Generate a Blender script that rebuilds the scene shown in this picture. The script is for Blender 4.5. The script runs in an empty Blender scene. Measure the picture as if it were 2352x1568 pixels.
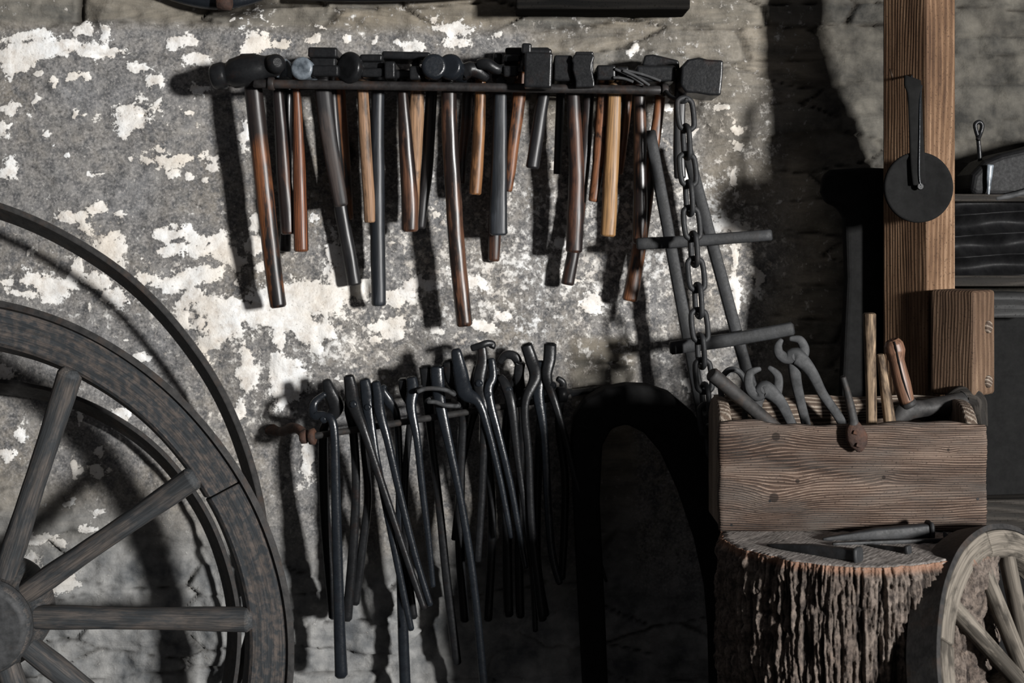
import bpy, math, random
import numpy as np
from mathutils import Vector, Matrix
random.seed(7)
SC = bpy.context.scene; COL = SC.collection
FPX, CX, CY, EZ, DY = 3267.0, 1176.0, 540.0, 1.25, 2.78
def S(y): return (DY + y) / FPX                       # metres per photo pixel at depth y
def P(px, py, y):                                     # a point standing at depth y from the wall
    s = S(y); return Vector(((px - CX) * s, y, EZ - (py - CY) * s))

# ------------------------------------------------------------------ materials
class NT:
    def __init__(s, name):
        s.m = bpy.data.materials.new(name); s.m.use_nodes = True
        s.t = s.m.node_tree; s.t.nodes.clear()
        s.out = s.n('ShaderNodeOutputMaterial'); s.b = s.n('ShaderNodeBsdfPrincipled')
        s.l(s.b.outputs[0], s.out.inputs[0])
    def n(s, k, **kw):
        nd = s.t.nodes.new(k)
        for a, v in kw.items(): setattr(nd, a, v)
        return nd
    def l(s, a, b): s.t.links.new(a, b)
    def setin(s, nd, i, v):
        if hasattr(v, 'is_output'): s.l(v, nd.inputs[i])
        else: nd.inputs[i].default_value = v
    def attr(s, name, out='Vector'):
        nd = s.n('ShaderNodeAttribute', attribute_name=name); return nd.outputs[out]
    def scale(s, v, sc, off=(0, 0, 0)):
        nd = s.n('ShaderNodeMapping'); s.l(v, nd.inputs[0]); nd.inputs['Scale'].default_value = sc
        nd.inputs['Location'].default_value = off; return nd.outputs[0]
    def noise(s, v, sc, det=4, rough=.55, dist=0):
        nd = s.n('ShaderNodeTexNoise'); s.l(v, nd.inputs['Vector']); nd.inputs['Scale'].default_value = sc
        nd.inputs['Detail'].default_value = det; nd.inputs['Roughness'].default_value = rough
        nd.inputs['Distortion'].default_value = dist; return nd.outputs['Fac']
    def vor(s, v, sc, feat='F1'):
        nd = s.n('ShaderNodeTexVoronoi', feature=feat); s.l(v, nd.inputs['Vector']); nd.inputs['Scale'].default_value = sc
        return nd.outputs['Distance']
    def ramp(s, f, stops):
        nd = s.n('ShaderNodeValToRGB'); cr = nd.color_ramp
        while len(cr.elements) < len(stops): cr.elements.new(.5)
        for e, (p, c) in zip(cr.elements, stops):
            e.position = p; e.color = (c, c, c, 1) if isinstance(c, (int, float)) else (*c, 1)
        s.l(f, nd.inputs[0]); return nd.outputs[0]
    def math(s, op, a, b=0.0, clamp=False):
        nd = s.n('ShaderNodeMath', operation=op, use_clamp=clamp); s.setin(nd, 0, a); s.setin(nd, 1, b); return nd.outputs[0]
    def mix(s, f, a, b, mode='MIX'):
        nd = s.n('ShaderNodeMix', data_type='RGBA', blend_type=mode)
        s.setin(nd, 0, f)
        for i, v in ((6, a), (7, b)):
            if hasattr(v, 'is_output'): s.l(v, nd.inputs[i])
            else: nd.inputs[i].default_value = (*v, 1)
        return nd.outputs[2]
    def bump(s, h, strength, dist=.002, prev=None):
        nd = s.n('ShaderNodeBump'); s.l(h, nd.inputs['Height']); nd.inputs['Strength'].default_value = strength
        nd.inputs['Distance'].default_value = dist
        if prev is not None: s.l(prev, nd.inputs['Normal'])
        return nd.outputs[0]
    def fin(s, col, rough, nrm=None, metal=0.0, spec=.5):
        s.setin(s.b, 'Base Color', col if hasattr(col, 'is_output') else (*col, 1))
        s.setin(s.b, 'Roughness', rough); s.setin(s.b, 'Metallic', metal)
        s.setin(s.b, 'Specular IOR Level', spec)
        if nrm is not None: s.l(nrm, s.b.inputs['Normal'])
        return s.m

def mat_iron(name, base=(.007, .0073, .008), hi=(.012, .0125, .0135), rust=(.03, .013, .007), ramt=.2, rough=.30, spec=.20, bump=.16):
    t = NT(name); g = t.attr('grain')
    a = t.noise(g, 60, 5, .6); b = t.noise(g, 220, 3, .6); r = t.noise(g, 25, 6, .65)
    col = t.mix(t.ramp(a, [(.35, 0), (.7, 1)]), base, hi)
    col = t.mix(t.ramp(r, [(.62 - ramt * .3, 0), (.78, ramt * 2 if ramt < .5 else 1)]), col, rust)
    ro = t.math('ADD', t.math('MULTIPLY', b, .3), rough - .12)
    return t.fin(col, ro, t.bump(b, bump, .0012, t.bump(a, bump, .003)), .0, spec)

def mat_handle(name, dark, light, bias=.5, rough=.38, stripes=0.0, seed=0.0, patch=7.0, spec=.45, ps=28, soft=0, char=0):
    t = NT(name); g = t.attr('grain')
    v = t.scale(g, (90, 90, 5), (seed, seed, seed)); fib = t.noise(v, 1.0, 5, .65)
    fine = t.noise(t.scale(g, (420, 420, 12), (seed, 0, 0)), 1.0, 3, .6)
    p = t.noise(t.scale(g, (ps, ps, patch), (seed, seed * 2, 0)), 1.0, 5, .62, .3)
    f = t.math('ADD', t.math('MULTIPLY', fib, .9), t.math('MULTIPLY', p, 1.9))
    f = t.math('ADD', f, bias - 1.4)
    m = t.ramp(f, [(.40 - soft, 0), (.62 + soft, 1)])
    if char:
        sp = t.n('ShaderNodeSeparateXYZ'); t.l(g, sp.inputs[0]); cz = t.math('ADD', sp.outputs[2], t.math('MULTIPLY', t.math('SUBTRACT', p, .5), .12))
        m = t.math('MULTIPLY', m, t.ramp(t.math('DIVIDE', cz, char), [(.8, .04), (1.0, 1)]))
    col = t.mix(m, dark, light)
    col = t.mix(t.ramp(fine, [(.38, .55), (.6, 0)]), col, tuple(c * .3 for c in dark))
    if stripes:
        w = t.n('ShaderNodeTexWave', wave_type='RINGS', rings_direction='Z')
        t.l(t.scale(g, (1, 1, .16), (0, .004, 0)), w.inputs[0]); w.inputs['Scale'].default_value = 95
        w.inputs['Distortion'].default_value = 3; w.inputs['Detail'].default_value = 3
        col = t.mix(t.math('MULTIPLY', t.ramp(w.outputs['Fac'], [(.3, 1), (.55, 0)]), stripes), col, dark)
    ro = t.math('ADD', t.math('MULTIPLY', p, .35), rough - .15)
    return t.fin(col, ro, t.bump(fib, .35, .0015), 0, spec)

def mat_plank(name, dark, mid, light, knots=(), freq=120, rough=.75, warp=.035, gx=3.0, spec=.25, bstr=.8, band=.5, grey=None):
    # grain runs along z of the 'grain' attribute, y of it is across the board face
    t = NT(name); g = t.attr('grain')
    sp = t.n('ShaderNodeSeparateXYZ'); t.l(g, sp.inputs[0]); gxv, gyv, gzv = sp.outputs
    w = t.noise(t.scale(g, (5, 10, gx)), 1.0, 3, .5)
    acc = t.math('ADD', gyv, t.math('MULTIPLY', t.math('SUBTRACT', w, .5), warp * 2))
    acc = t.math('ADD', acc, t.math('MULTIPLY', gxv, .35))
    kmask = None
    for (ky, kz, r, amp) in knots:
        dy = t.math('SUBTRACT', gyv, ky); dz = t.math('MULTIPLY', t.math('SUBTRACT', gzv, kz), .55)
        d2 = t.math('ADD', t.math('MULTIPLY', dy, dy), t.math('MULTIPLY', dz, dz))
        e = t.math('POWER', 2.718, t.math('MULTIPLY', d2, -1.0 / (r * r * 2.2)))
        acc = t.math('ADD', acc, t.math('MULTIPLY', e, amp))
        dz2 = t.math('SUBTRACT', gzv, kz)
        dd = t.math('SQRT', t.math('ADD', t.math('MULTIPLY', dy, dy), t.math('MULTIPLY', dz2, dz2)))
        k = t.ramp(t.math('DIVIDE', dd, r), [(.38, 1), (.50, 0)])
        kmask = k if kmask is None else t.math('MAXIMUM', kmask, k)
    fine = t.noise(t.scale(g, (300, 300, 6)), 1.0, 4, .6)
    ph = t.math('ADD', t.math('MULTIPLY', acc, freq * 6.283), t.math('MULTIPLY', fine, 4.5))
    sn = t.math('ADD', t.math('MULTIPLY', t.math('SINE', ph), .5), .5)
    sn = t.math('POWER', sn, 1.6)
    bandn = t.math('ADD', t.math('MULTIPLY', t.math('SUBTRACT', t.noise(t.scale(g, (8, 22, 3)), 1.0, 5, .65), .5), 1.7), .5)
    f = t.math('ADD', t.math('MULTIPLY', sn, band), t.math('MULTIPLY', bandn, 1.0 - band * .5))
    f = t.math('ADD', f, t.math('MULTIPLY', t.math('SUBTRACT', fine, .5), .5))
    col = t.ramp(f, [(.22, dark), (.55, mid), (.9, light)])
    if grey:
        gm = t.noise(t.scale(g, (12, 14, 5), (3, 1, 2)), 1.0, 5, .6)
        col = t.mix(t.ramp(gm, [(.45, 0), (.68, .8)]), col, grey)
    if kmask is not None: col = t.mix(t.math('MULTIPLY', kmask, .75), col, tuple(c * .5 for c in dark))
    spk = t.noise(g, 300, 2, .5)
    col = t.mix(t.ramp(spk, [(.3, .6), (.4, 0)]), col, tuple(c * .35 for c in dark))
    return t.fin(col, rough, t.bump(sn, bstr, .0016, t.bump(fine, bstr * .8, .001)), 0, spec)

M = {}
M['iron'] = mat_iron('black_iron')
M['iron_blue'] = mat_iron('blued_iron', (.008, .0095, .012), (.011, .0135, .017), (.02, .010, .007), .1, .24, .30)
M['iron_rail'] = mat_iron('rail_iron', (.012, .011, .011), (.03, .028, .028), (.05, .025, .015), .3, .45)
M['steel'] = mat_iron('worn_steel', (.04, .05, .06), (.20, .23, .26), (.05, .04, .035), .2, .35, .5)
M['iron_grey'] = mat_iron('dull_grey_iron', (.022, .023, .024), (.055, .056, .058), (.05, .035, .026), .2, .62, .3)
M['iron_dust'] = mat_iron('dusty_iron', (.012, .0118, .0118), (.034, .032, .031), (.06, .035, .022), .35, .62, .35)
M['rust'] = mat_iron('rusty_iron', (.028, .019, .016), (.062, .036, .028), (.10, .045, .026), .6, .75, .2, .8)
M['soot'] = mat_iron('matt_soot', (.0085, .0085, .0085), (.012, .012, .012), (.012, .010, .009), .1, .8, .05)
M['frame'] = mat_iron('soot_iron', (.009, .0095, .010), (.020, .021, .023), (.035, .02, .012), .15, .6, .4)
M['leather'] = mat_iron('black_leather', (.005, .005, .0055), (.011, .011, .0115), (.012, .008, .006), .1, .5, .12)
M['soot_wood'] = mat_plank('sooty_wood', (.006, .005, .004), (.014, .012, .010), (.03, .026, .022), freq=60, rough=.8)
M['void_wood'] = mat_plank('black_wood', (.006, .006, .006), (.009, .0085, .008), (.013, .012, .011), freq=60, rough=.9, spec=.03, bstr=.1)

DK = (.012, .010, .010)
H = lambda n, d, l, b, **k: M.__setitem__(n, mat_handle('handle_' + n, d, l, b, **k))
H('rustwood', DK, (0.152, 0.056, 0.0208), 0.52, seed=1.3, char=.165)
H('brown', (0.014, 0.01, 0.01), (0.0765, 0.0323, 0.0187), 0.45, seed=2.1, char=.10)
H('stripe', (0.022, 0.009, 0.006), (0.2, 0.068, 0.0272), 0.85, seed=3.7, stripes=.9, rough=.42)
H('greybrown', (0.013, 0.012, 0.013), (0.045, 0.03375, 0.03), 0.5, seed=4.9, rough=.55, char=.10)
H('tan', (0.072, 0.0405, 0.0216), (0.272, 0.1573, 0.08925), 0.72, seed=5.2, rough=.6)
H('tanspot', (0.0405, 0.0234, 0.0135), (0.306, 0.1785, 0.09775), 0.62, seed=6.4, rough=.62, patch=14)
H('black', (0.01, 0.01, 0.011), (0.0182, 0.0161, 0.0168), 0.4, seed=7.1)
H('bluish', (0.01, 0.012, 0.015), (0.0248, 0.02852, 0.03472), 0.45, seed=8.8, rough=.42)
H('gloss', (0.014, 0.009, 0.008), (0.1105, 0.051, 0.0289), 0.48, seed=9.3, rough=.33, char=.09)
H('orange', (0.06, 0.028, 0.012), (0.24, 0.112, 0.044), 0.72, seed=10.4, rough=.45)
H('knotty', (0.02, 0.01, 0.007), (0.2, 0.08, 0.036), 0.6, seed=11.9, rough=.45, patch=22)
H('yellow', (0.045, 0.0234, 0.0081), (0.289, 0.1615, 0.068), 0.66, seed=12.3, rough=.45)
H('patchy', (0.018, 0.01, 0.008), (0.192, 0.076, 0.032), 0.52, seed=13.6, rough=.42, patch=9)
H('paint', (.040, .043, .046), (.105, .090, .080), .42, seed=14.2, rough=.7, patch=16, spec=.25, ps=60, soft=.12)
H('stick', (.045, .030, .020), (.30, .215, .14), 0.55, seed=15.1, rough=.7, spec=.2)
H('oldhandle', (0.022, 0.012, 0.009), (0.17, 0.08925, 0.05525), 0.75, seed=16.8, rough=.42, patch=6)
H('paint_rim', (.042, .046, .050), (.120, .100, .088), .42, seed=17.7, rough=.72, patch=62, spec=.25, ps=80, soft=.12)
H('paleoak', (0.056, 0.0496, 0.0416), (0.168, 0.148, 0.124), 0.6, seed=18.5, rough=.8, patch=12, spec=.15)

M['box'] = mat_plank('weathered_box_board', (.014, .009, .007), (.062, .038, .027), (.225, .165, .128),
    knots=[(.066, -.122, .015, -.007), (-.030, -.125, .017, .015), (.002, .048, .007, -.004), (-.004, -.088, .008, .005), (.045, .15, .005, .003)],
    freq=260, rough=.78, warp=.014, grey=(.10, .088, .078), band=.42, bstr=1.0)
M['box_in'] = mat_plank('box_inner_board', (.035, .024, .018), (.11, .08, .06), (.26, .22, .18), freq=140, rough=.85)
M['post'] = mat_plank('brown_post_timber', (.036, .018, .010), (.118, .067, .037), (.265, .172, .108), freq=190, rough=.75, warp=.02, gx=1.2, bstr=.3, band=.22)
M['block'] = mat_plank('brown_block_timber', (.038, .021, .012), (.095, .058, .036), (.19, .128, .084), freq=180, rough=.78, warp=.02, bstr=.3, band=.22)
M['plankgrey'] = mat_plank('grey_plank', (.010, .010, .010), (.022, .022, .022), (.045, .045, .045), freq=60, rough=.85)

# ------------------------------------------------------------------ mesh builder
class MB:
    def __init__(s): s.v = []; s.f = []; s.g = []; s.sm = []
    def add(s, vs, fs, gs, smooth=True):
        o = len(s.v); s.v += [Vector(v) for v in vs]; s.g += [tuple(g) for g in gs]
        for i, f in enumerate(fs):
            s.f.append([o + k for k in f]); s.sm.append(smooth if isinstance(smooth, bool) else smooth[i])
    def tube(s, pts, rad, n=14, e=2.0, sub=5, side=None, cap=.35, wob=0.0, closed=False, rnd=None):
        pts = [Vector(p) for p in pts]; rad = [(r, r) if isinstance(r, (int, float)) else tuple(r) for r in rad]
        q = []; rr = []
        m = len(pts)
        if m == 2 or sub <= 1 and not closed:
            for k in range(m):
                q.append(pts[k]); rr.append(rad[k])
            if m == 2 and sub > 1:
                q = [pts[0].lerp(pts[1], t / sub) for t in range(sub + 1)]
                rr = [tuple(rad[0][i] * (1 - t / sub) + rad[1][i] * t / sub for i in (0, 1)) for t in range(sub + 1)]
        else:
            segs = m if closed else m - 1
            for k in range(segs):
                g = lambda i: pts[i % m] if closed else pts[max(0, min(m - 1, i))]
                h = lambda i: rad[i % m] if closed else rad[max(0, min(m - 1, i))]
                a, b, c, d = g(k - 1), g(k), g(k + 1), g(k + 2)
                for j in range(sub):
                    t = j / sub
                    q.append(.5 * ((2 * b) + (c - a) * t + (2 * a - 5 * b + 4 * c - d) * t * t + (3 * b - a - 3 * c + d) * t ** 3))
                    rr.append(tuple(h(k)[i] * (1 - t) + h(k + 1)[i] * t for i in (0, 1)))
            if not closed: q.append(pts[-1]); rr.append(rad[-1])
        L = len(q); T = []
        for k in range(L):
            a = q[(k - 1) % L] if closed else q[max(0, k - 1)]; b = q[(k + 1) % L] if closed else q[min(L - 1, k + 1)]
            T.append((b - a).normalized())
        fr = []
        for k in range(L):
            if side is not None: A = Vector(side)
            elif abs(T[k].y) > .85: A = Vector((1, 0, 0))
            else: A = T[k].cross(Vector((0, 1, 0)))
            A = (A - T[k] * A.dot(T[k])).normalized()
            fr.append((A, A.cross(T[k]).normalized()))
        rings = []
        if not closed:
            c0 = min(rr[0]) * cap; c1 = min(rr[-1]) * cap
            q0, qn = q[0], q[-1]
            rings.append((q0, tuple(x * (1 - cap * .8) for x in rr[0]), fr[0]))
            rings.append((q0 + T[0] * c0, rr[0], fr[0]))
            for k in range(1, L - 1): rings.append((q[k], rr[k], fr[k]))
            rings.append((qn - T[-1] * c1, rr[-1], fr[-1]))
            rings.append((qn, tuple(x * (1 - cap * .8) for x in rr[-1]), fr[-1]))
        else:
            rings = [(q[k], rr[k], fr[k]) for k in range(L)]
        vs = []; gs = []; arc = 0; prev = None
        R0 = random.random() * 10
        for k, (c, r, (A, B)) in enumerate(rings):
            if prev is not None: arc += (c - prev).length
            prev = c
            for i in range(n):
                a = 2 * math.pi * i / n; ca, sa = math.cos(a), math.sin(a)
                x = math.copysign(abs(ca) ** (2 / e), ca); y = math.copysign(abs(sa) ** (2 / e), sa)
                w = 1 + wob * (.5 * math.sin(a * 2 + arc * 17 + R0) + .6 * math.sin(arc * 29 + R0 * 3 + a) + .3 * math.sin(arc * 83 + a * 3)) if wob else 1
                vs.append(c + A * (x * r[0] * w) + B * (y * r[1] * w)); gs.append((x * r[0] + R0, y * r[1], arc))
        fs = []; K = len(rings)
        for k in range(K if closed else K - 1):
            k2 = (k + 1) % K
            for i in range(n):
                j = (i + 1) % n
                fs.append([k * n + i, k * n + j, k2 * n + j, k2 * n + i])
        sm = [True] * len(fs)
        if not closed:
            fs.append([i for i in range(n)][::-1]); fs.append([(K - 1) * n + i for i in range(n)]); sm += [False, False]
        s.add(vs, fs, gs, sm); return s
    def box(s, c, size, R=None, axis=0, taper=1.0, jit=0.0):
        """axis: which local axis is the grain; R: 3x3 matrix"""
        R = R or Matrix.Identity(3); hx, hy, hz = [a / 2 for a in size]; vs = []; gs = []
        o = random.random() * 5
        for sx, sy, sz in ((-1, -1, -1), (1, -1, -1), (1, 1, -1), (-1, 1, -1), (-1, -1, 1), (1, -1, 1), (1, 1, 1), (-1, 1, 1)):
            k = taper if sz > 0 else 1
            l = Vector((sx * hx * k, sy * hy * k, sz * hz)) + Vector([random.uniform(-jit, jit) for _ in range(3)])
            vs.append(Vector(c) + R @ l)
            gs.append({0: (l.y + o, l.z, l.x), 1: (l.x + o, l.z, l.y), 2: (l.y + o, l.x, l.z)}[axis])
        s.add(vs, [[0, 3, 2, 1], [4, 5, 6, 7], [0, 1, 5, 4], [1, 2, 6, 5], [2, 3, 7, 6], [3, 0, 4, 7]], gs, False); return s
    def lathe(s, c, d, prof, n=28, side=None, sx=1.0, smooth=True):
        """prof: list of (t along d, radius)"""
        d = Vector(d).normalized(); A = Vector(side) if side else (d.cross(Vector((0, 0, 1))) if abs(d.z) < .9 else Vector((1, 0, 0)))
        A = (A - d * A.dot(d)).normalized(); B = d.cross(A)
        vs = []; gs = []; fs = []; o = random.random() * 5
        for (t, r) in prof:
            for i in range(n):
                a = 2 * math.pi * i / n
                vs.append(Vector(c) + d * t + A * (r * math.cos(a) * sx) + B * (r * math.sin(a)))
                gs.append((r * math.cos(a) + o, r * math.sin(a), t))
        for k in range(len(prof) - 1):
            for i in range(n):
                j = (i + 1) % n; fs.append([k * n + i, k * n + j, (k + 1) * n + j, (k + 1) * n + i])
        sm = [smooth] * len(fs)
        fs.append(list(range(n))[::-1]); fs.append([(len(prof) - 1) * n + i for i in range(n)]); sm += [False, False]
        s.add(vs, fs, gs, sm); return s
    def prism(s, outline, y0, y1, sm=False):
        """outline: photo-pixel points at depth y0 (front, nearer camera), extruded back to y1"""
        n = len(outline); f = [P(x, y, y0) for x, y in outline]
        b = [Vector((v.x, y1, v.z)) for v in f]; o = random.random() * 5
        gs = [(v.y + o, v.z, v.x) for v in f + b]
        fs = [list(range(n)), [n + i for i in range(n)][::-1]] + [[i, i + n, (i + 1) % n + n, (i + 1) % n] for i in range(n)]
        s.add(f + b, fs, gs, [False, False] + [sm] * n); return s
    def build(s, name, mat, parent=None, bevel=0.0, seg=2):
        org = Vector(parent['_o']) if parent is not None else Vector((0, 0, 0))
        me = bpy.data.meshes.new(name); me.from_pydata([tuple(v - org) for v in s.v], [], s.f)
        me.polygons.foreach_set('use_smooth', s.sm)
        at = me.attributes.new('grain', 'FLOAT_VECTOR', 'POINT'); at.data.foreach_set('vector', [c for g in s.g for c in g])
        me.materials.append(M[mat] if isinstance(mat, str) else mat); me.update()
        import bmesh as _b
        bm = _b.new(); bm.from_mesh(me); _b.ops.recalc_face_normals(bm, faces=bm.faces); bm.to_mesh(me); bm.free()
        o = bpy.data.objects.new(name, me); COL.objects.link(o)
        if parent is not None: o.parent = parent; o['_o'] = tuple(org)
        if bevel:
            m = o.modifiers.new('bevel', 'BEVEL'); m.width = bevel; m.segments = seg; m.limit_method = 'ANGLE'; m.angle_limit = .7
        return o

def tag(o, label, cat, group=None):
    o['label'] = label; o['category'] = cat
    if group: o['group'] = group
    return o
def thing(name, label, cat, loc, group=None):
    o = bpy.data.objects.new(name, None); COL.objects.link(o); o.location = loc; o['_o'] = tuple(loc); o.empty_display_size = .02
    return tag(o, label, cat, group)
def single(o):                                         # moves a one-mesh thing's origin to its own middle
    me = o.data; n = len(me.vertices); a = np.empty(n * 3); me.vertices.foreach_get('co', a); a = a.reshape(-1, 3)
    c = (a.min(0) + a.max(0)) / 2; a -= c; me.vertices.foreach_set('co', a.ravel()); o.location = c; me.update(); return o

# ------------------------------------------------------------------ the back wall
rng = np.random.default_rng(3)
TAB = rng.random((256, 256))
def vn(x, z):
    xi = np.floor(x).astype(int); zi = np.floor(z).astype(int); fx = x - xi; fz = z - zi
    fx = fx * fx * (3 - 2 * fx); fz = fz * fz * (3 - 2 * fz); t = lambda a, b: TAB[a & 255, b & 255]
    return (t(xi, zi) * (1 - fx) + t(xi + 1, zi) * fx) * (1 - fz) + (t(xi, zi + 1) * (1 - fx) + t(xi + 1, zi + 1) * fx) * fz - .5
def fbm(x, z, f, o=4, g=.5):
    a = 1; r = 0
    for k in range(o): r = r + a * vn(x * f + 17.3 * k, z * f + 5.1 * k); a *= g; f *= 2.03
    return r
def worley(x, z, sx, sz):
    X = x / sx; Z = z / sz; xi = np.floor(X).astype(int); zi = np.floor(Z).astype(int)
    d1 = np.full(X.shape, 9.); d2 = np.full(X.shape, 9.); idn = np.zeros(X.shape)
    for a in (-1, 0, 1):
        for b in (-1, 0, 1):
            i, j = xi + a, zi + b
            px = i + .15 + .7 * TAB[i & 255, j & 255]; pz = j + .15 + .7 * TAB[(i + 91) & 255, (j + 37) & 255]
            d = np.hypot(X - px, Z - pz); nid = TAB[(i + 7) & 255, (j + 13) & 255]
            m = d < d1; d2 = np.where(m, d1, np.minimum(d2, d)); idn = np.where(m, nid, idn); d1 = np.where(m, d, d1)
    return d1, d2 - d1, idn
def sstep(a, b, v): t = np.clip((v - a) / (b - a), 0, 1); return t * t * (3 - 2 * t)
LIME = """60,85,60,14 110,115,90,20 25,140,35,40 185,70,30,16 205,118,45,14 70,128,15,25 256,119,35,12 250,75,12,20 327,152,28,12 357,185,18,20
402,107,25,14 437,101,14,12 455,135,35,10 580,98,38,30 634,101,24,18 455,205,14,12 164,176,12,10 199,178,14,10 135,190,10,14 98,170,15,8
33,250,28,16 88,232,8,18 186,262,10,7 318,271,52,34 292,307,16,14 372,244,16,14 21,298,20,17 116,301,11,6 24,390,22,34 378,342,16,12
408,369,48,16 339,375,14,7 298,367,7,7 479,365,10,6 482,381,12,9 396,399,9,10 427,408,8,11 440,256,14,7 162,357,6,8 217,409,8,6 464,415,10,8
131,329,6,6 166,500,45,12 222,483,18,14 274,498,14,8 196,527,16,12 263,575,26,32 381,531,38,16 388,568,36,14 455,546,24,14 459,568,22,10
499,553,20,26 518,579,18,16 70,586,8,14 329,590,6,5 67,642,35,25 111,657,50,18 166,620,22,30 222,653,40,22 259,683,40,14 22,655,15,6
48,679,22,10 329,642,30,18 388,653,30,18 433,631,30,22 481,623,30,18 444,679,28,24 548,649,10,18 533,716,50,30 510,753,40,26 418,727,13,18
459,742,14,12 202,705,6,9 474,786,24,12 555,827,14,30 548,864,14,26 651,735,60,28 600,722,40,30 677,690,60,26 740,680,50,30 800,640,34,36 770,585,22,20
647,845,26,28 318,812,20,8 274,775,8,5 700,665,60,14 840,655,30,14 890,745,36,20 905,672,40,18 950,650,22,10 700,770,30,22 755,755,18,14 725,800,14,10
665,880,40,36 640,780,10,30 560,870,16,26 540,940,14,20 700,1050,18,40 215,1085,24,14 225,1040,7,20 175,1080,6,20 25,1040,14,16 100,1240,40,14
60,1300,60,26 20,1330,50,22 150,1345,36,16 280,950,18,22 180,960,6,12 55,1000,10,14 160,1160,6,10 230,1180,8,6 10,860,30,10 150,1250,20,8 205,1215,20,10
545,45,10,6 1040,62,44,16 1050,95,30,12 1145,75,16,12 1000,45,16,10 805,80,10,8 715,85,20,10 735,60,14,5 960,110,30,8 860,95,8,8 910,100,8,8
1360,700,18,18 1320,640,14,10 1690,410,7,30 1660,520,44,10 1580,400,12,18 1590,300,8,10 1665,250,10,6 1700,300,14,6 1700,330,10,8 1470,170,20,8 1460,118,8,14
1530,240,10,20 1500,300,10,16 1240,330,10,10 1280,380,10,8 1150,720,20,10 1100,745,22,10 1010,760,16,8 860,780,8,6 1280,560,18,8 1080,640,16,10
1690,600,10,30 1680,700,10,40 1740,640,10,20 1700,800,12,30 1600,700,6,20 1580,860,10,40 780,870,6,4 480,700,30,20 420,690,20,20 350,640,16,10
590,560,20,14 610,610,16,12 545,600,20,14 560,310,12,40 585,500,14,20 730,500,10,8 1420,900,10,10 905,560,8,6 1000,480,10,8 """
BR = [(700, 700, 560, 230, .14), (1150, 560, 420, 260, .24), (1480, 560, 220, 420, .20), (620, 950, 160, 260, .16), (1000, 60, 500, 60, .12), (1700, 500, 110, 420, .16), (260, 1050, 240, 260, .08), (200, 620, 300, 120, .1), (900, 800, 300, 90, .08)]
def make_wall():
    st = .005; xs = np.arange(-1.75, 1.6, st); zs = np.arange(0, 2.1, st)
    X, Z = np.meshgrid(xs, zs); px = CX + X / S(0); py = CY - (Z - EZ) / S(0)
    wx = px + 22 * fbm(X, Z, 9) + 16 * fbm(X, Z, 48, 3, .7); wy = py + 16 * fbm(X + 5, Z, 9) + 12 * fbm(X + 7, Z, 48, 3, .7)
    lime = np.zeros_like(X)
    for t in LIME.split():
        a, b, rx, ry = map(float, t.split(','))
        r2 = ((wx - a) / rx) ** 2 + ((wy - b) / ry) ** 2
        lime = np.maximum(lime, 1.06 / (1 + r2 ** 1.15))
    br = np.zeros_like(X)
    for a, b, rx, ry, k in BR: br = br + .62 * k * np.exp(-(((px - a) / rx) ** 2 + ((py - b) / ry) ** 2))
    stone = np.maximum.reduce([sstep(85, 40, py + 30 * fbm(X, Z, 3)), sstep(1700, 1860, px + 60 * fbm(X, Z, 4)),
        sstep(1130, 1330, py + 90 * fbm(X, Z, 3) + 0.12 * (700 - px)), sstep(1300, 1330, px + 20 * fbm(X, Z, 8)) * sstep(1480, 1440, px) * sstep(760, 790, py)])
    st2 = sstep(1180, 1260, px + 50 * fbm(X, Z, 4)) * sstep(330, 200, py + 60 * fbm(X + 3, Z, 4)) * .8
    st3 = sstep(1560, 1650, px + 40 * fbm(X, Z, 4)) * .7
    stone = np.maximum.reduce([stone, st2, st3 * sstep(620, 380, py)])
    d1, e, idn = worley(X + .03 * fbm(X, Z, 6), Z + .015 * fbm(X + 9, Z, 7), .21, .055)
    topm = sstep(100, 60, py) + sstep(1150, 1220, px) * sstep(330, 200, py) * sstep(1800, 1700, px)
    crack = sstep(.08, .0, e) * stone * np.maximum(sstep(-.25, .15, vn(X * 9, Z * 14)) * .8, np.clip(topm, 0, 1))
    stonez = stone * ((idn - .5) * .014 - crack * .014)
    slate = fbm(X * .35, Z, 45, 3) * .006 * stone
    f = .14 * sstep(1.72, 1.22, Z) * sstep(.46, .66, X) * (1 - .85 * sstep(.66, .76, X))
    f2 = .05 * np.exp(-((px - 620) / 300) ** 2 - ((py - 760) / 120) ** 2) * .3
    relief = .022 * fbm(X, Z, 2.4, 2) + .010 * fbm(X, Z, 9, 3) * (1 + stone) + .0035 * fbm(X, Z, 45, 3) * (1 + stone)
    hole = .02 * np.exp(-(((px - 330) / 7) ** 2 + ((py - 264) / 5) ** 2)) + .02 * np.exp(-(((px - 802) / 16) ** 2 + ((py - 352) / 36) ** 2)) + .02 * np.exp(-(((px - 835) / 16) ** 2 + ((py - 660) / 30) ** 2)) + .05 * np.exp(-(((px - 535) / 60) ** 2 + ((py - 5) / 28) ** 2))
    seam = .012 * np.exp(-((py - 130 - .02 * (px - 270)) / 4) ** 2) * sstep(195, 230, px) * sstep(400, 360, px)
    limt = sstep(.38, .6, lime + br * .3) * .003
    Y = -(f + f2 + relief + stonez + slate + limt) + hole + seam
    top = sstep(35, 0, py); Y = Y - top * .0
    co = np.stack([X, Y, Z], -1).reshape(-1, 3)
    nz, nx = X.shape; idx = np.arange(nz * nx).reshape(nz, nx)
    q = np.stack([idx[:-1, :-1], idx[:-1, 1:], idx[1:, 1:], idx[1:, :-1]], -1).reshape(-1, 4)
    me = bpy.data.meshes.new('wall_back'); me.vertices.add(len(co)); me.vertices.foreach_set('co', co.ravel())
    me.loops.add(q.size); me.loops.foreach_set('vertex_index', q.ravel().astype(np.int32))
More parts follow.
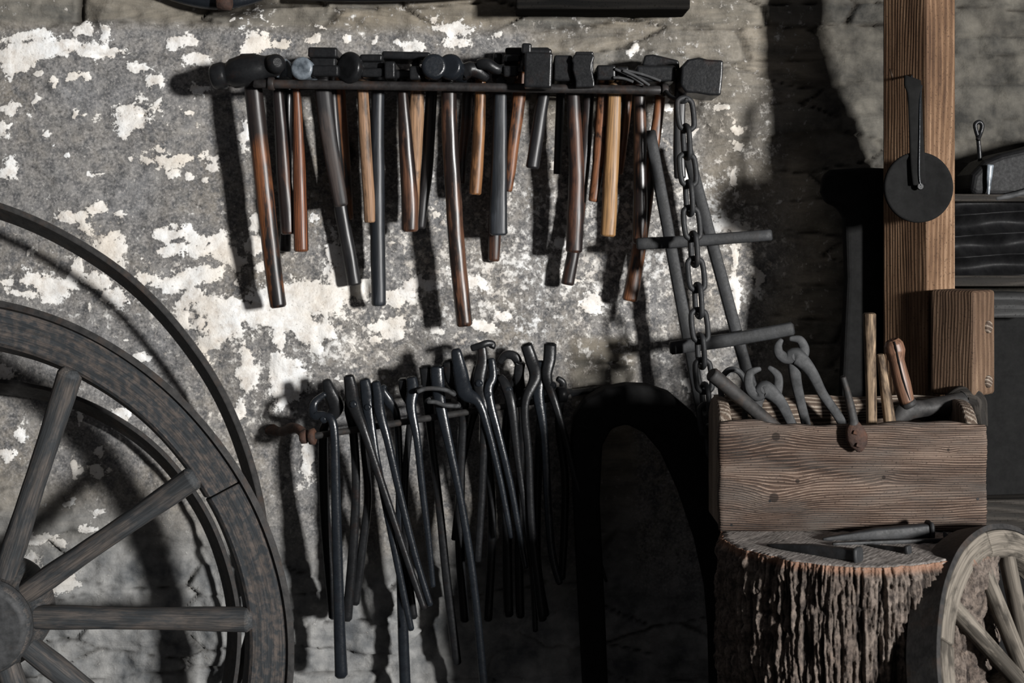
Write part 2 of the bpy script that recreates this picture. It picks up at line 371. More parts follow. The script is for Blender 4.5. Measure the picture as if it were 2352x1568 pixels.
    me.polygons.add(len(q)); me.polygons.foreach_set('loop_start', np.arange(0, q.size, 4, dtype=np.int32))
    me.update(calc_edges=True); me.polygons.foreach_set('use_smooth', [True] * len(q))
    for nm, a in (('lime', lime + br), ('stone', stone), ('crack', np.maximum(crack, np.clip(hole * 60, 0, 1))), ('tone', idn * stone), ('fleck', br), ('darkened', sstep(1800, 1900, px + 60 * fbm(X, Z, 5)) * .9), ('low_grey', sstep(1000, 1350, py + 60 * fbm(X, Z, 4)))):
        at = me.attributes.new(nm, 'FLOAT', 'POINT'); at.data.foreach_set('value', a.ravel().astype(np.float32))
    t = NT('lime_plaster_over_stone'); tc = t.n('ShaderNodeTexCoord').outputs['Object']
    A = lambda n: t.attr(n, 'Fac')
    n1 = t.noise(tc, 6, 6, .6); n2 = t.noise(tc, 45, 6, .65); n3 = t.noise(tc, 190, 4, .7); n4 = t.noise(t.scale(tc, (1, 1, 1), (4, 2, 7)), 14, 8, .62)
    warm = t.ramp(t.noise(tc, 3.2, 4, .6), [(.4, (.20, .20, .202)), (.62, (.235, .212, .18))])
    pl = t.mix(t.ramp(n2, [(.38, .95), (.6, 0)]), warm, (.088, .089, .092))
    pl = t.mix(t.ramp(n3, [(.50, 0), (.68, .6)]), pl, (.42, .40, .38))
    pl = t.mix(t.ramp(n3, [(.30, .85), (.44, 0)]), pl, (.03, .028, .026))
    pl = t.mix(t.ramp(n4, [(.55, 0), (.75, .55)]), pl, (.36, .35, .335))
    lc = t.mix(t.ramp(n1, [(.35, 0), (.65, 1)]), (.78, .79, .79), (.66, .61, .54))
    lc = t.mix(t.ramp(n2, [(.35, .55), (.55, 0)]), lc, (.42, .36, .30))
    lc = t.mix(t.ramp(n3, [(.28, .8), (.40, 0)]), lc, (.14, .12, .10))
    k = t.math('ADD', A('lime'), t.math('MULTIPLY', t.math('SUBTRACT', n4, .5), 1.5))
    k = t.math('ADD', k, t.math('MULTIPLY', t.math('SUBTRACT', n2, .5), 1.5))
    k = t.math('ADD', k, t.math('MULTIPLY', t.math('SUBTRACT', n3, .5), .8))
    lm = t.ramp(k, [(.50, 0), (.58, 1)])
    n5 = t.noise(t.scale(tc, (1, 1, 1), (9, 1, 3)), 70, 6, .7)
    fk = t.math('ADD', n5, t.math('MULTIPLY', A('fleck'), .75)); fk = t.math('ADD', fk, t.math('MULTIPLY', t.math('SUBTRACT', n4, .5), .35))
    lm = t.math('MAXIMUM', lm, t.math('MULTIPLY', t.ramp(fk, [(.62, 0), (.72, 1)]), t.math('SUBTRACT', .75, t.math('MULTIPLY', A('darkened'), .8))))
    sn = t.noise(t.scale(tc, (5, 5, 26)), 1.0, 7, .65, .6)
    stc = t.mix(t.ramp(sn, [(.35, 0), (.68, 1)]), (.085, .076, .062), (.30, .262, .205))
    stc = t.mix(t.ramp(A('tone'), [(.2, .0), (.9, .55)]), stc, (.095, .098, .095))
    stc = t.mix(t.ramp(n2, [(.5, 0), (.75, .5)]), stc, (.27, .25, .215))
    stc = t.mix(A('low_grey'), stc, t.mix(t.ramp(n4, [(.35, 0), (.65, 1)]), (.085, .090, .095), (.30, .298, .288)))  # stone turns greyer towards the bottom of the wall
    stc = t.mix(A('darkened'), stc, t.mix(t.ramp(n4, [(.38, 0), (.66, 1)]), (.022, .022, .021), (.105, .098, .084)))  # stone turns darker towards the right end of the wall
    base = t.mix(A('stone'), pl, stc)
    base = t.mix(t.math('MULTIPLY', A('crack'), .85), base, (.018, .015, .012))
    lmm = t.math('MULTIPLY', lm, t.math('SUBTRACT', 1.0, t.math('MULTIPLY', A('low_grey'), .55)))
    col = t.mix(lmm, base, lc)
    h = t.math('ADD', t.math('MULTIPLY', n2, .5), t.math('MULTIPLY', n3, .35)); h = t.math('ADD', h, t.math('MULTIPLY', lm, .35))
    hb = t.math('ADD', h, t.math('MULTIPLY', sn, t.math('MULTIPLY', A('stone'), 1.2)))
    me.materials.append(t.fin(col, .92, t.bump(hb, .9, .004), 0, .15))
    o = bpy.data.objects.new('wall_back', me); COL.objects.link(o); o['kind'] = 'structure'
make_wall()
fl = MB().box((-.05, -3.0, -.02), (7, 6.4, .04), axis=0).build('floor', 'soot_wood'); fl['kind'] = 'structure'

# ------------------------------------------------------------------ upper rack and its hammers
def railpy(x): return 192 + (x - 582) * .0165
RY = -.135
rk = thing('hammer_rack', 'straight black iron rail along which the row of hammers hangs', 'rack', P(1050, 200, RY))
MB().tube([P(582, railpy(582), RY), P(1050, railpy(1050), RY), P(1528, railpy(1528), RY)], [.0085] * 3, n=14, sub=8).build('front_rail', 'iron_rail', rk)
MB().tube([P(640, 200, -.022), P(1520, 214, -.022)], [.006] * 2, n=10).build('back_rail', 'iron_rail', rk)
for x in (623, 1527):
    c = P(x, railpy(x), RY)
    MB().tube([c, Vector((c.x, -.07, c.z)), Vector((c.x, .02, c.z))], [.006] * 3, n=10).build('bracket_arm', 'iron_rail', rk)
    MB().lathe(c - Vector((.006, 0, 0)), (1, 0, 0), [(0, .0115), (.002, .0125), (.010, .0125), (.012, .0115)]).build('collar', 'iron_rail', rk)

def C(mb, px, py, y, prof, d, side=None, sx=1.0):
    mb.lathe(P(px, py, y), d, prof, 30, side, sx)
def Bx(mb, x0, y0, x1, y1, ya, yb, rot=0, taper=1.0):
    ym = (ya + yb) / 2; c = P((x0 + x1) / 2, (y0 + y1) / 2, ym); s = S(ya)
    mb.box(c, ((x1 - x0) * s, abs(yb - ya), (y1 - y0) * s), Matrix.Rotation(math.radians(rot), 3, 'Y'), 0, taper)
def hammer(label, y, pts, w, mat, heads, hmat='iron', name='hammer', e=2.3, wob=.03, extra=None, asp=1.15, grp='hammers hung on the upper rail', cat='hammer'):
    x0, y0 = pts[0]; org = P(x0, y0, y); t = thing(name, label, cat, org, grp)
    n = len(pts)
    hp = [P(px, py, y + .008 * i / max(1, n - 1)) for i, (px, py) in enumerate(pts)]
    r = [(a * S(y) / 2, a * S(y) / 2 * asp * .8) for a in w]
    MB().tube(hp, r, n=18, e=e, sub=7, wob=wob, cap=.25).build('handle', mat, t)
    mb = MB(); heads(mb); mb.build('head', hmat, t, bevel=.0042, seg=3)
    if extra: extra(t)
    return t

def h1(mb):
    a = P(488, 178, -.11); b = P(645, 148, -.125); d = (b - a); L = d.length
    mb.lathe(a, d, [(0, .020), (.003, .0245), (.022, .026), (.030, .021), (.040, .028), (.060, .031), (.085, .030), (.100, .024), (.108, .0215), (.118, .0215), (.128, .019), (L, .012)], 30)
    mb.lathe(P(632, 148, -.135), (.35, -.9, .1), [(-.02, .014), (-.004, .0185), (.008, .0185), (.016, .015), (.020, .008)], 26)
    Bx(mb, 552, 124, 592, 135, -.125, -.10, -2)
hammer('longest-headed sledge at the left end, head lying sideways past the rail, orange-worn handle', -.10, [(576, 160), (582, 205), (592, 300), (604, 400), (616, 520), (628, 620), (640, 706)], [34, 42, 42, 41, 41, 40, 38], 'rustwood', h1)
def h2(mb): Bx(mb, 640, 140, 668, 184, -.11, -.03)
hammer('dark brown straight handle hanging between the sledge and the striped orange one', -.075, [(636, 160), (638, 205), (645, 300), (652, 400), (658, 470), (662, 538)], [22, 24, 28, 34, 36, 34], 'brown', h2, 'steel')
def h2b(mb): Bx(mb, 655, 162, 676, 186, -.055, -.008)
hammer('hidden hammer with only a black handle stub showing below the dark brown one', -.035, [(664, 170), (662, 205), (658, 400), (655, 578)], [16, 18, 24, 26], 'black', h2b)
def h3(mb):
    C(mb, 700, 160, -.135, [(-.075, .017), (-.03, .019), (-.015, .0165), (.0, .020), (.016, .0215), (.020, .019)], (-.22, -.97, .05))
hammer('round bright steel face above a striped orange-red handle', -.085, [(680, 165), (681, 205), (685, 300), (688, 420), (690, 500), (692, 578)], [16, 17, 24, 31, 34, 34], 'stripe', h3, 'steel', wob=0)
def h4(mb):
    Bx(mb, 716, 117, 784, 141, -.145, -.03, 1); Bx(mb, 722, 138, 780, 162, -.135, -.03, 0); Bx(mb, 725, 158, 788, 184, -.155, -.03, 0)
hammer('grooved black set hammer whose grey-brown handle breaks off at mid length', -.095, [(738, 150), (742, 205), (752, 290), (765, 370), (776, 430), (784, 474)], [34, 38, 38, 36, 35, 31], 'greybrown', h4, e=3)
def h4b(mb): Bx(mb, 752, 166, 775, 187, -.065, -.008)
hammer('charred black curved handle reaching down behind the broken grey-brown one', -.045, [(760, 175), (763, 205), (772, 330), (781, 460), (792, 530), (805, 600), (815, 655)], [20, 22, 26, 30, 31, 32, 33], 'black', h4b, wob=.05)
def h4c(mb): Bx(mb, 776, 166, 796, 187, -.055, -.006)
hammer('thin dark handle with orange spots beside the charred curved one', -.04, [(778, 175), (780, 205), (786, 300), (794, 400), (800, 505)], [22, 26, 28, 26, 24], 'patchy', h4c)
def h5(mb):
    C(mb, 812, 158, -.13, [(-.09, .015), (-.04, .018), (-.01, .020), (.004, .029), (.014, .031), (.020, .026)], (-.62, -.78, .05), side=(0, 0, 1))
hammer('pale tan wooden handle under a mushroomed black hammer head', -.095, [(832, 160), (833, 205), (837, 290), (842, 370), (847, 450), (849, 511)], [24, 26, 28, 27, 27, 25], 'tan', h5)
def h6(mb):
    for k, (a, b) in enumerate(((133, 150), (148, 166), (164, 185))): Bx(mb, 833 + k, a, 886 + k * 2, b, -.15 + (.012 if k == 1 else 0), -.03, 0)
hammer('long bluish-black handle under the grooved head, second longest of the row', -.075, [(868, 160), (868, 205), (867, 330), (867, 450), (868, 580), (870, 702)], [28, 30, 31, 33, 34, 34], 'bluish', h6)
def h7(mb):
    Bx(mb, 880, 124, 992, 142, -.13, -.05, 1.5); Bx(mb, 888, 148, 914, 188, -.16, -.05); Bx(mb, 912, 166, 975, 186, -.12, -.04)
hammer('glossy brown round handle hanging left of the pale mottled one', -.10, [(922, 160), (924, 205), (930, 290), (936, 380), (941, 460), (942, 532)], [20, 22, 30, 36, 40, 38], 'gloss', h7)
def h8(mb): Bx(mb, 945, 160, 972, 192, -.15, -.02); Bx(mb, 948, 145, 966, 165, -.10, -.03)
hammer('pale mottled tan handle, thickest near its top', -.072, [(956, 160), (958, 205), (956, 260), (955, 330), (952, 420), (950, 505)], [28, 30, 35, 32, 26, 22], 'tanspot', h8, wob=.06)
def h9(mb):
    C(mb, 996, 157, -.14, [(-.10, .016), (-.02, .017), (0, .0235), (.022, .0235), (.027, .021)], (.10, -.98, .05))
hammer('slim dark handle slanting left under a round cylinder head', -.05, [(994, 160), (992, 205), (986, 300), (980, 400), (972, 460), (966, 525)], [24, 26, 28, 27, 26, 22], 'black', h9, 'iron_blue')
def h10(mb):
    C(mb, 1040, 158, -.14, [(-.10, .016), (-.03, .019), (0, .0225), (.018, .0245), (.025, .021)], (-.28, -.93, .10))
hammer('longest handle of the row, dark mottled brown with a worn lower end', -.105, [(1030, 160), (1031, 205), (1033, 300), (1038, 400), (1046, 520), (1056, 640), (1067, 749)], [30, 34, 36, 38, 38, 37, 36], 'gloss', h10, 'iron_blue', wob=.04)
def h11(mb): mb.tube([P(1058, 172, -.12), P(1080, 160, -.12), P(1102, 168, -.12), P(1120, 184, -.12)], [(.014, .02), (.015, .025), (.013, .02), (.007, .01)], e=3, sub=4)
hammer('short dark handle half hidden right of the longest one', -.05, [(1076, 175), (1074, 215), (1070, 290), (1064, 350), (1060, 422)], [22, 24, 25, 22, 18], 'brown', h11)
def h12(mb): mb.tube([P(1098, 150, -.13), P(1118, 148, -.135), P(1140, 160, -.13), P(1158, 160, -.12)], [(.010, .014), (.012, .018), (.010, .018), (.010, .014)], e=3, sub=4); Bx(mb, 1092, 160, 1118, 186, -.11, -.04)
hammer('short golden-orange handle, second shortest of the row', -.095, [(1104, 170), (1104, 205), (1101, 280), (1097, 350), (1094, 400), (1091, 447)], [22, 24, 28, 29, 30, 29], 'orange', h12)
def h13(mb): Bx(mb, 1132, 124, 1152, 186, -.10, -.05, 4); Bx(mb, 1158, 132, 1196, 150, -.14, -.04); Bx(mb, 1156, 158, 1190, 184, -.15, -.04)
hammer('black square-edged handle with a blue sheen ending above a rounded brown tip', -.09, [(1150, 165), (1150, 205), (1148, 300), (1146, 400), (1145, 480), (1145, 540)], [26, 28, 32, 36, 40, 42], 'bluish', h13, e=4)
def h14(mb): Bx(mb, 1136, 168, 1158, 188, -.052, -.006)
hammer('hidden hammer whose rounded brown handle tip peeps out below the black square one', -.035, [(1146, 175), (1144, 205), (1140, 400), (1137, 520), (1134, 600)], [22, 24, 28, 30, 26], 'brown', h14)
def h15(mb): Bx(mb, 1160, 114, 1200, 136, -.12, -.05); Bx(mb, 1165, 112, 1262, 128, -.07, -.02)
hammer('rust-brown handle leaning left, next to the shortest handle', -.07, [(1196, 165), (1194, 205), (1188, 260), (1180, 320), (1172, 390), (1166, 440)], [28, 30, 30, 28, 26, 20], 'patchy', h15)
def h16(mb):
    Bx(mb, 1204, 122, 1268, 204, -.19, -.15, 2); Bx(mb, 1200, 118, 1266, 160, -.15, -.05, 2); Bx(mb, 1198, 101, 1221, 126, -.17, -.14, 2)
hammer('shortest handle of the row, dark, under the biggest square block head', -.085, [(1252, 165), (1250, 205), (1242, 260), (1233, 320), (1222, 387)], [26, 28, 30, 31, 31], 'black', h16)
def h16b(mb): Bx(mb, 1270, 134, 1312, 194, -.15, -.04, 1)
hammer('crumbly square head with a thin dark handle in front of the pale wall', -.05, [(1288, 165), (1288, 205), (1284, 300), (1280, 400)], [18, 20, 20, 18], 'black', h16b)
def h17(mb):
    mb.prism([(1318, 126), (1324, 123), (1362, 124), (1366, 130), (1361, 146), (1360, 158), (1366, 188), (1366, 200), (1322, 201), (1322, 186), (1315, 160), (1316, 145), (1312, 138)], -.165, -.145)
    Bx(mb, 1318, 126, 1360, 180, -.145, -.04)
hammer('mottled dark brown handle under the waisted swage head', -.10, [(1316, 165), (1316, 205), (1320, 290), (1324, 400), (1322, 500), (1318, 580)], [28, 30, 34, 36, 38, 38], 'brown', h17, wob=.04)
def h18(mb): Bx(mb, 1340, 166, 1362, 188, -.068, -.01)
hammer('long thin brown handle slanting left with its end showing below the mottled one', -.055, [(1356, 175), (1353, 205), (1346, 320), (1335, 440), (1320, 560), (1303, 654)], [24, 26, 27, 27, 28, 31], 'brown', h18)
def h19(mb): Bx(mb, 1366, 157, 1410, 192, -.15, -.03)
hammer('reddish knotty handle with dark burnt holes', -.08, [(1388, 170), (1387, 205), (1382, 290), (1374, 380), (1362, 463)], [26, 30, 31, 28, 24], 'knotty', h19, wob=.07)
def h20(mb): Bx(mb, 1411, 160, 1440, 192, -.14, -.04)
hammer('yellow-tan straight handle, lightest in the right half of the row', -.095, [(1413, 170), (1412, 205), (1408, 300), (1403, 400), (1400, 480), (1396, 543)], [28, 31, 33, 34, 36, 36], 'yellow', h20, e=2.8)
def h21(mb): Bx(mb, 1436, 168, 1456, 190, -.06, -.01)
hammer('thin black and brown handle just right of the yellow-tan one', -.045, [(1442, 175), (1441, 205), (1437, 270), (1430, 340), (1424, 400)], [22, 24, 22, 20, 14], 'patchy', h21)
def h22(mb):
    mb.prism([(1481, 126), (1500, 124), (1560, 138), (1562, 160), (1480, 152), (1474, 150)], -.10, -.05); Bx(mb, 1456, 157, 1546, 194, -.15, -.05)
hammer('smooth dark handle with a long pale shine, left of the patchy orange one', -.10, [(1468, 165), (1468, 205), (1470, 300), (1470, 400), (1470, 480), (1467, 560)], [26, 28, 31, 31, 33, 31], 'gloss', h22)
def h23(mb): Bx(mb, 1508, 166, 1532, 188, -.07, -.015)
hammer('patchy orange and brown handle slanting left, crossing behind the smooth dark one', -.062, [(1522, 175), (1519, 205), (1507, 300), (1492, 410), (1478, 510), (1462, 610), (1446, 691)], [20, 22, 25, 28, 30, 34, 36], 'patchy', h23, wob=.06)
def h24(mb):
    a = P(1600, 174, -.15)
    mb.prism([(1566, 152), (1580, 136), (1606, 131), (1626, 136), (1662, 138), (1661, 170), (1656, 219), (1630, 219), (1600, 214), (1575, 212), (1563, 196)], -.175, -.07)
hammer('big black sledge head beyond the right end of the rail above the chain', -.10, [(1566, 170), (1562, 215), (1560, 280), (1560, 350), (1562, 410)], [24, 26, 26, 26, 26], 'black', h24, e=4)
for k, (pa, pb, y, lb) in enumerate((((1408, 178), (1455, 188), -.153, 'short thin iron rod lying flat left of the crossed pair on the hammer heads'),
        ((1412, 158), (1478, 194), -.153, 'long pale iron rod sloping down across the small dark hammer heads'),
        ((1430, 162), (1492, 196), -.158, 'iron rod crossing over the long pale one on the heads'),
        ((1428, 160), (1518, 186), -.1535, 'longest thin rod of the crossed bundle, pointing to the big sledge'))):
    o = MB().tube([P(*pa, y), P((pa[0] + pb[0]) / 2, (pa[1] + pb[1]) / 2 - 3, y), P(*pb, y)], [.0028] * 3, n=8, sub=5).build('iron_rod', 'iron_grey')
    tag(single(o), lb, 'rod', 'thin rods lying on the hammer heads')

# ------------------------------------------------------------------ lower rack and its tongs
def r2(x): return 1000 - (x - 730) * .158
TY = -.125
rk = thing('tongs_rack', 'lower sloping iron rail carrying the black tongs', 'rack', P(1000, r2(1000), TY))
MB().tube([P(700, r2(700), TY), P(1000, r2(1000), TY), P(1312, r2(1312), TY)], [.0062] * 3, n=12, sub=8).build('rail', 'iron_dust', rk)
mb = MB(); c = P(708, 1003, TY)
mb.lathe(c, (1, -.1, .1), [(-.016, .007), (-.013, .012), (-.003, .012), (-.002, .009), (.001, .009), (.002, .0145), (.012, .0155), (.014, .012)], 22)
mb.build('end_nut', 'rust', rk)
MB().tube([P(700, 1000, TY), P(683, 985, -.10), P(665, 985, -.07), P(645, 990, -.04), P(622, 985, -.002)], [.009, .008, .010, .008, .012], n=12, sub=6, wob=.25).build('left_bracket', 'rust', rk)
MB().tube([P(1296, 905, TY), P(1330, 900, -.09), P(1362, 896, -.05), P(1392, 893, .01)], [.008, .0065, .0065, .007], n=12, sub=5).build('right_bracket', 'iron', rk)
MB().lathe(P(1290, 905, TY), (1, .3, .1), [(-.010, .011), (-.008, .015), (.006, .016), (.010, .010), (.02, .008)], 20).build('collar', 'iron', rk)

def tongs(label, fa, fw, ba, bw, dy=0.0, rivet=None, extra=None, m1='iron', m2='iron'):
    piv = rivet or fa[2]; t = thing('blacksmith_tongs', label, 'tongs', P(*piv, TY + dy), 'tongs hung over the lower rail')
    def arm(pts, w, front):
        n = len(pts); out = []
        for i, (x, y) in enumerate(pts):
            dr = y - r2(x)                                   # below the rail > 0
            k = max(0.0, min(1.0, (dr + 95) / 95.0))
            s = -1 if front else 1
            far = max(0, dr) / 500.0
            yy = TY + dy * .5 + s * (.005 + .018 * k) + far * (.02 if front else .03)
            yy = min(yy, -.030 if front else -.022)
            out.append(P(x, y, yy))
        r = []
        for i, a in enumerate(w):
            flat = 1.0 if i > 2 else .75
            k = 1.22 if i < 3 else 1.0; r.append((a * k * S(TY) / 2, a * k * S(TY) / 2 * flat))
        MB().tube(out, r, n=12, e=3.0, sub=7, cap=.45, wob=.03).build('arm', m1 if front else m2, t)
    arm(fa, fw, True); arm(ba, bw, False)
    MB().lathe(P(*piv, TY - .016 + dy * .5), (0, -1, 0), [(-.03, .006), (-.004, .0075), (0, .0085), (.005, .0075), (.008, .004)], 18).build('rivet', 'iron_blue', t)
    if extra: extra(t)
    return t
IB = 'iron_blue'
tongs('leftmost tongs with hooked jaws over the big rivet and two long thick arms', [(748, 903), (722, 925), (722, 952), (745, 955), (766, 978), (771, 1120), (777, 1350), (784, 1555)], [10, 14, 18, 20, 20, 22, 25, 30], [(748, 870), (758, 900), (772, 935), (756, 965), (742, 1010), (748, 1200), (768, 1420)], [14, 26, 30, 24, 22, 24, 26], 0, (743, 962), None, IB)
tongs('tongs with rounded upright jaw, arm sweeping far right past its neighbours', [(800, 860), (806, 890), (812, 928), (840, 1000), (880, 1120), (930, 1270), (975, 1400)], [18, 24, 26, 20, 18, 16, 15], [(806, 875), (808, 900), (803, 940), (812, 1000), (818, 1120), (810, 1270), (797, 1425)], [12, 18, 20, 20, 20, 22, 24], -.01, None, None)
tongs('tongs with leaf-shaped jaw, second to the right of the leftmost pair', [(836, 868), (842, 900), (845, 935), (862, 1040), (890, 1180), (922, 1340), (945, 1447)], [18, 24, 22, 18, 17, 16, 15], [(850, 880), (850, 905), (838, 945), (836, 1020), (845, 1140), (832, 1260), (815, 1388)], [14, 18, 18, 18, 18, 20, 22], .01, None, None, IB)
tongs('tongs with a small curved beak jaw and long straight arms', [(862, 874), (868, 905), (872, 945), (890, 1010), (922, 1150), (955, 1280), (989, 1391)], [16, 20, 20, 18, 17, 16, 14], [(884, 884), (880, 898), (892, 920), (911, 955), (917, 1060), (918, 1220), (924, 1400), (932, 1600)], [8, 14, 20, 18, 17, 20, 24, 28], 0, None, None, IB, IB)
tongs('flat square-tipped tongs left of the two bent rings', [(944, 864), (948, 895), (944, 935), (958, 1010), (970, 1120), (985, 1250), (995, 1348)], [20, 24, 20, 17, 16, 14, 12], [(926, 868), (930, 900), (946, 940), (938, 1010), (930, 1120), (934, 1280), (950, 1420)], [20, 20, 18, 16, 16, 18, 20], -.008, None, None, IB)
tongs('tongs with broad twin jaws held by the two bent rings, one arm leaving the frame', [(1003, 838), (1005, 880), (1012, 935), (1038, 1050), (1060, 1160), (1088, 1340), (1114, 1600)], [26, 26, 22, 20, 18, 18, 20], [(978, 838), (982, 880), (984, 930), (992, 1010), (1008, 1150), (1026, 1330), (1050, 1525)], [26, 24, 20, 18, 18, 20, 22], .004, None, None, IB)
tongs('tongs with the widest flat jaw, next to the cross-shaped one', [(1046, 800), (1056, 850), (1068, 900), (1100, 925), (1122, 990), (1146, 1090), (1166, 1190), (1174, 1236)], [18, 28, 32, 22, 17, 15, 13, 9], [(1028, 825), (1040, 870), (1062, 910), (1064, 970), (1058, 1100), (1056, 1250), (1068, 1427)], [24, 28, 24, 20, 20, 22, 22], -.012, (1082, 907), None, IB)
def tex(t):
    MB().tube([P(1082, 800, TY - .004), P(1104, 793, TY - .006), P(1118, 788, TY - .004), P(1131, 790, TY), P(1129, 800, TY)], [(.0065, .006)] * 5, n=10, e=3, sub=4).build('cross_tip', 'iron', t)
tongs('tongs whose jaw ends in a cross-shaped tip', [(1106, 792), (1108, 830), (1100, 880), (1112, 950), (1108, 1100), (1097, 1290)], [16, 22, 26, 20, 18, 16], [(1098, 840), (1092, 880), (1100, 905), (1084, 970), (1060, 1080), (1042, 1240)], [16, 22, 20, 16, 14, 12], .008, None, tex)
tongs('slim tongs with narrow straight jaw right of the cross-shaped tip', [(1128, 822), (1132, 865), (1122, 905), (1148, 1010), (1174, 1120), (1192, 1220), (1208, 1305)], [14, 16, 18, 17, 16, 14, 12], [(1140, 845), (1136, 880), (1122, 915), (1118, 1000), (1130, 1200), (1120, 1425)], [12, 16, 16, 18, 20, 22], -.004, None, None, IB)
tongs('tongs with round open loop jaw', [(1146, 862), (1162, 888), (1176, 940), (1190, 1060), (1210, 1200), (1224, 1340), (1229, 1450)], [12, 20, 18, 16, 14, 13, 14], [(1146, 835), (1162, 815), (1184, 820), (1192, 850), (1172, 905), (1160, 1020), (1164, 1220), (1168, 1415)], [10, 16, 18, 18, 20, 20, 22, 24], .006, (1168, 895), None)
tongs('tongs with a blunt round-bar jaw tilted left', [(1207, 788), (1220, 826), (1230, 868), (1206, 930), (1214, 1050), (1222, 1220), (1246, 1425)], [22, 24, 24, 18, 18, 18, 22], [(1196, 830), (1192, 860), (1196, 900), (1200, 960), (1196, 1080), (1192, 1250), (1195, 1418)], [20, 20, 20, 18, 18, 20, 20], -.006, (1212, 898), None)
tongs('tongs with a grey-worn stub jaw second from the right', [(1243, 828), (1242, 862), (1236, 905), (1250, 1000), (1258, 1150), (1268, 1270), (1286, 1341)], [26, 26, 22, 18, 18, 18, 16], [(1256, 842), (1256, 880), (1246, 925), (1236, 1080), (1232, 1280), (1252, 1415)], [16, 20, 20, 20, 22, 22], .004, None, None, IB)
tongs('rightmost tongs with a tall spoon jaw and a thin arm pointing far right', [(1264, 786), (1262, 825), (1256, 868), (1276, 930), (1300, 1010), (1322, 1100), (1355, 1210), (1393, 1336)], [24, 24, 20, 17, 15, 13, 10, 7], [(1278, 868), (1293, 880), (1288, 915), (1284, 980), (1298, 1100), (1296, 1220), (1290, 1330)], [10, 14, 16, 18, 18, 18, 18], -.012, (1268, 885), None)
for pts, lb in (([(958, 899), (975, 893), (1000, 892), (1025, 896), (1043, 905)], 'upper thin iron ring slipped round the broad-jawed tongs'),
                ([(980, 921), (1000, 923), (1020, 930), (1040, 932), (1054, 931)], 'lower bent iron ring slipped round the broad-jawed tongs')):
    f = [P(x, y, TY - .035 - .008 * math.sin(math.pi * i / 4)) for i, (x, y) in enumerate(pts)]
    bk = [P(x, y - 12, TY + .03) for x, y in pts[::-1][1:-1]]
    o = MB().tube(f + bk, [.0042] * (len(f) + len(bk)), n=10, sub=6, closed=True).build('iron_ring', 'iron_grey'); tag(single(o), lb, 'ring', 'rings round the tongs')

# ------------------------------------------------------------------ chain and ladder-like frame
def link_mb(px, py, hh, ww, y, edge, lean, r):
    c = P(px, py, y); s = S(y); a, b = hh * s / 2 - r, ww * s / 2 - r
    up = Vector((math.sin(lean), 0, math.cos(lean))); sd = Vector((.25, -.97, 0)) if edge else Vector((.97, .25, 0)); sd = sd.normalized()
    pts = []
    for k in range(16):
        t = 2 * math.pi * k / 16; ca, sa = math.cos(t), math.sin(t)
        pts.append(c + up * (a - b) * (1 if sa > 0 else -1) * (1 if abs(sa) > 1e-6 else 0) + up * (b * sa) + sd * (b * ca))
    mb = MB(); mb.tube(pts, [r] * 16, n=9, sub=2, closed=True, side=tuple(up.cross(sd))); return mb
ch = thing('iron_chain', 'heavy black link chain hanging from the rack down beside the box', 'chain', P(1572, 215, -.155))
LK = [(1575, 262), (1577, 326), (1580, 390), (1583, 455), (1589, 513), (1594, 572), (1599, 630), (1604, 690), (1607, 748), (1610, 806), (1616, 863), (1621, 919), (1626, 965), (1632, 1015)]
for k, (x, y) in enumerate(LK):
    e = k % 2 == 1
    link_mb(x, y, 88, 52, -.205 + .0 * k, e, -.10 if not e else -.06, .0052).build('link', 'frame', ch)

MB().tube([P(1527, 207, -.139), P(1540, 222, -.165), P(1560, 232, -.195), P(1574, 232, -.205), P(1576, 224, -.207)], [.0045] * 5, n=10, sub=5).build('hook', 'frame', ch)
fr = thing('iron_ladder', 'soot-black ladder-like iron frame leaning on the wall behind the chain', 'frame', P(1600, 560, -.10))
def bar(a, b, w, y0, y1, nm, mat='frame'):
    MB().tube([P(*a, y0), P((a[0] + b[0]) / 2, (a[1] + b[1]) / 2 + 2, (y0 + y1) / 2), P(*b, y1)], [(w * S(y0) / 2, w * S(y0) / 2 * .8)] * 3, n=12, e=6, sub=6, wob=.03).build(nm, mat, fr)
bar((1492, 300), (1622, 1000), 27, -.085, -.12, 'side_bar'); bar((1574, 330), (1745, 960), 27, -.075, -.13, 'side_bar')
bar((1462, 560), (1773, 539), 27, -.125, -.128, 'cross_bar'); bar((1538, 800), (1823, 754), 31, -.14, -.14, 'cross_bar')

# ------------------------------------------------------------------ rings and wheels
def frame_of(yaw, lean):
    u = Vector((math.cos(yaw), math.sin(yaw), 0)); v0 = Vector((0, math.sin(lean), math.cos(lean)))
    v = Vector((v0.x * math.cos(yaw) - v0.y * math.sin(yaw), v0.x * math.sin(yaw) + v0.y * math.cos(yaw), v0.z))
    return u, v, u.cross(v).normalized()                     # u right, v up, n = u x v points away from the camera?
def ring(c, u, v, nb, sec, a0=0, a1=360, n=160, wob=0.0, seed=0):
    """sec: list of (r, depth back). nb: unit vector pointing to the back"""
    mb = MB(); full = abs(a1 - a0) >= 360; K = n if full else n + 1; vs = []; gs = []; m = len(sec)
    for k in range(K):
        t = math.radians(a0 + (a1 - a0) * k / n); dr = wob * (math.sin(3 * t + seed) + .6 * math.sin(7 * t + seed * 2) + .3 * math.sin(17 * t))
        dv = u * math.cos(t) + v * math.sin(t)
        for (r, d) in sec: vs.append(c + dv * (r + dr) + nb * d); gs.append((d + seed, r, t * sec[0][0]))
    fs = []
    for k in range(n):
        k2 = (k + 1) % K
        for i in range(m): j = (i + 1) % m; fs.append([k * m + i, k * m + j, k2 * m + j, k2 * m + i])
    sm = [False] * len(fs)
    if not full: fs += [list(range(m)), [(K - 1) * m + i for i in range(m)]]; sm += [False, False]
    mb.add(vs, fs, gs, sm); return mb
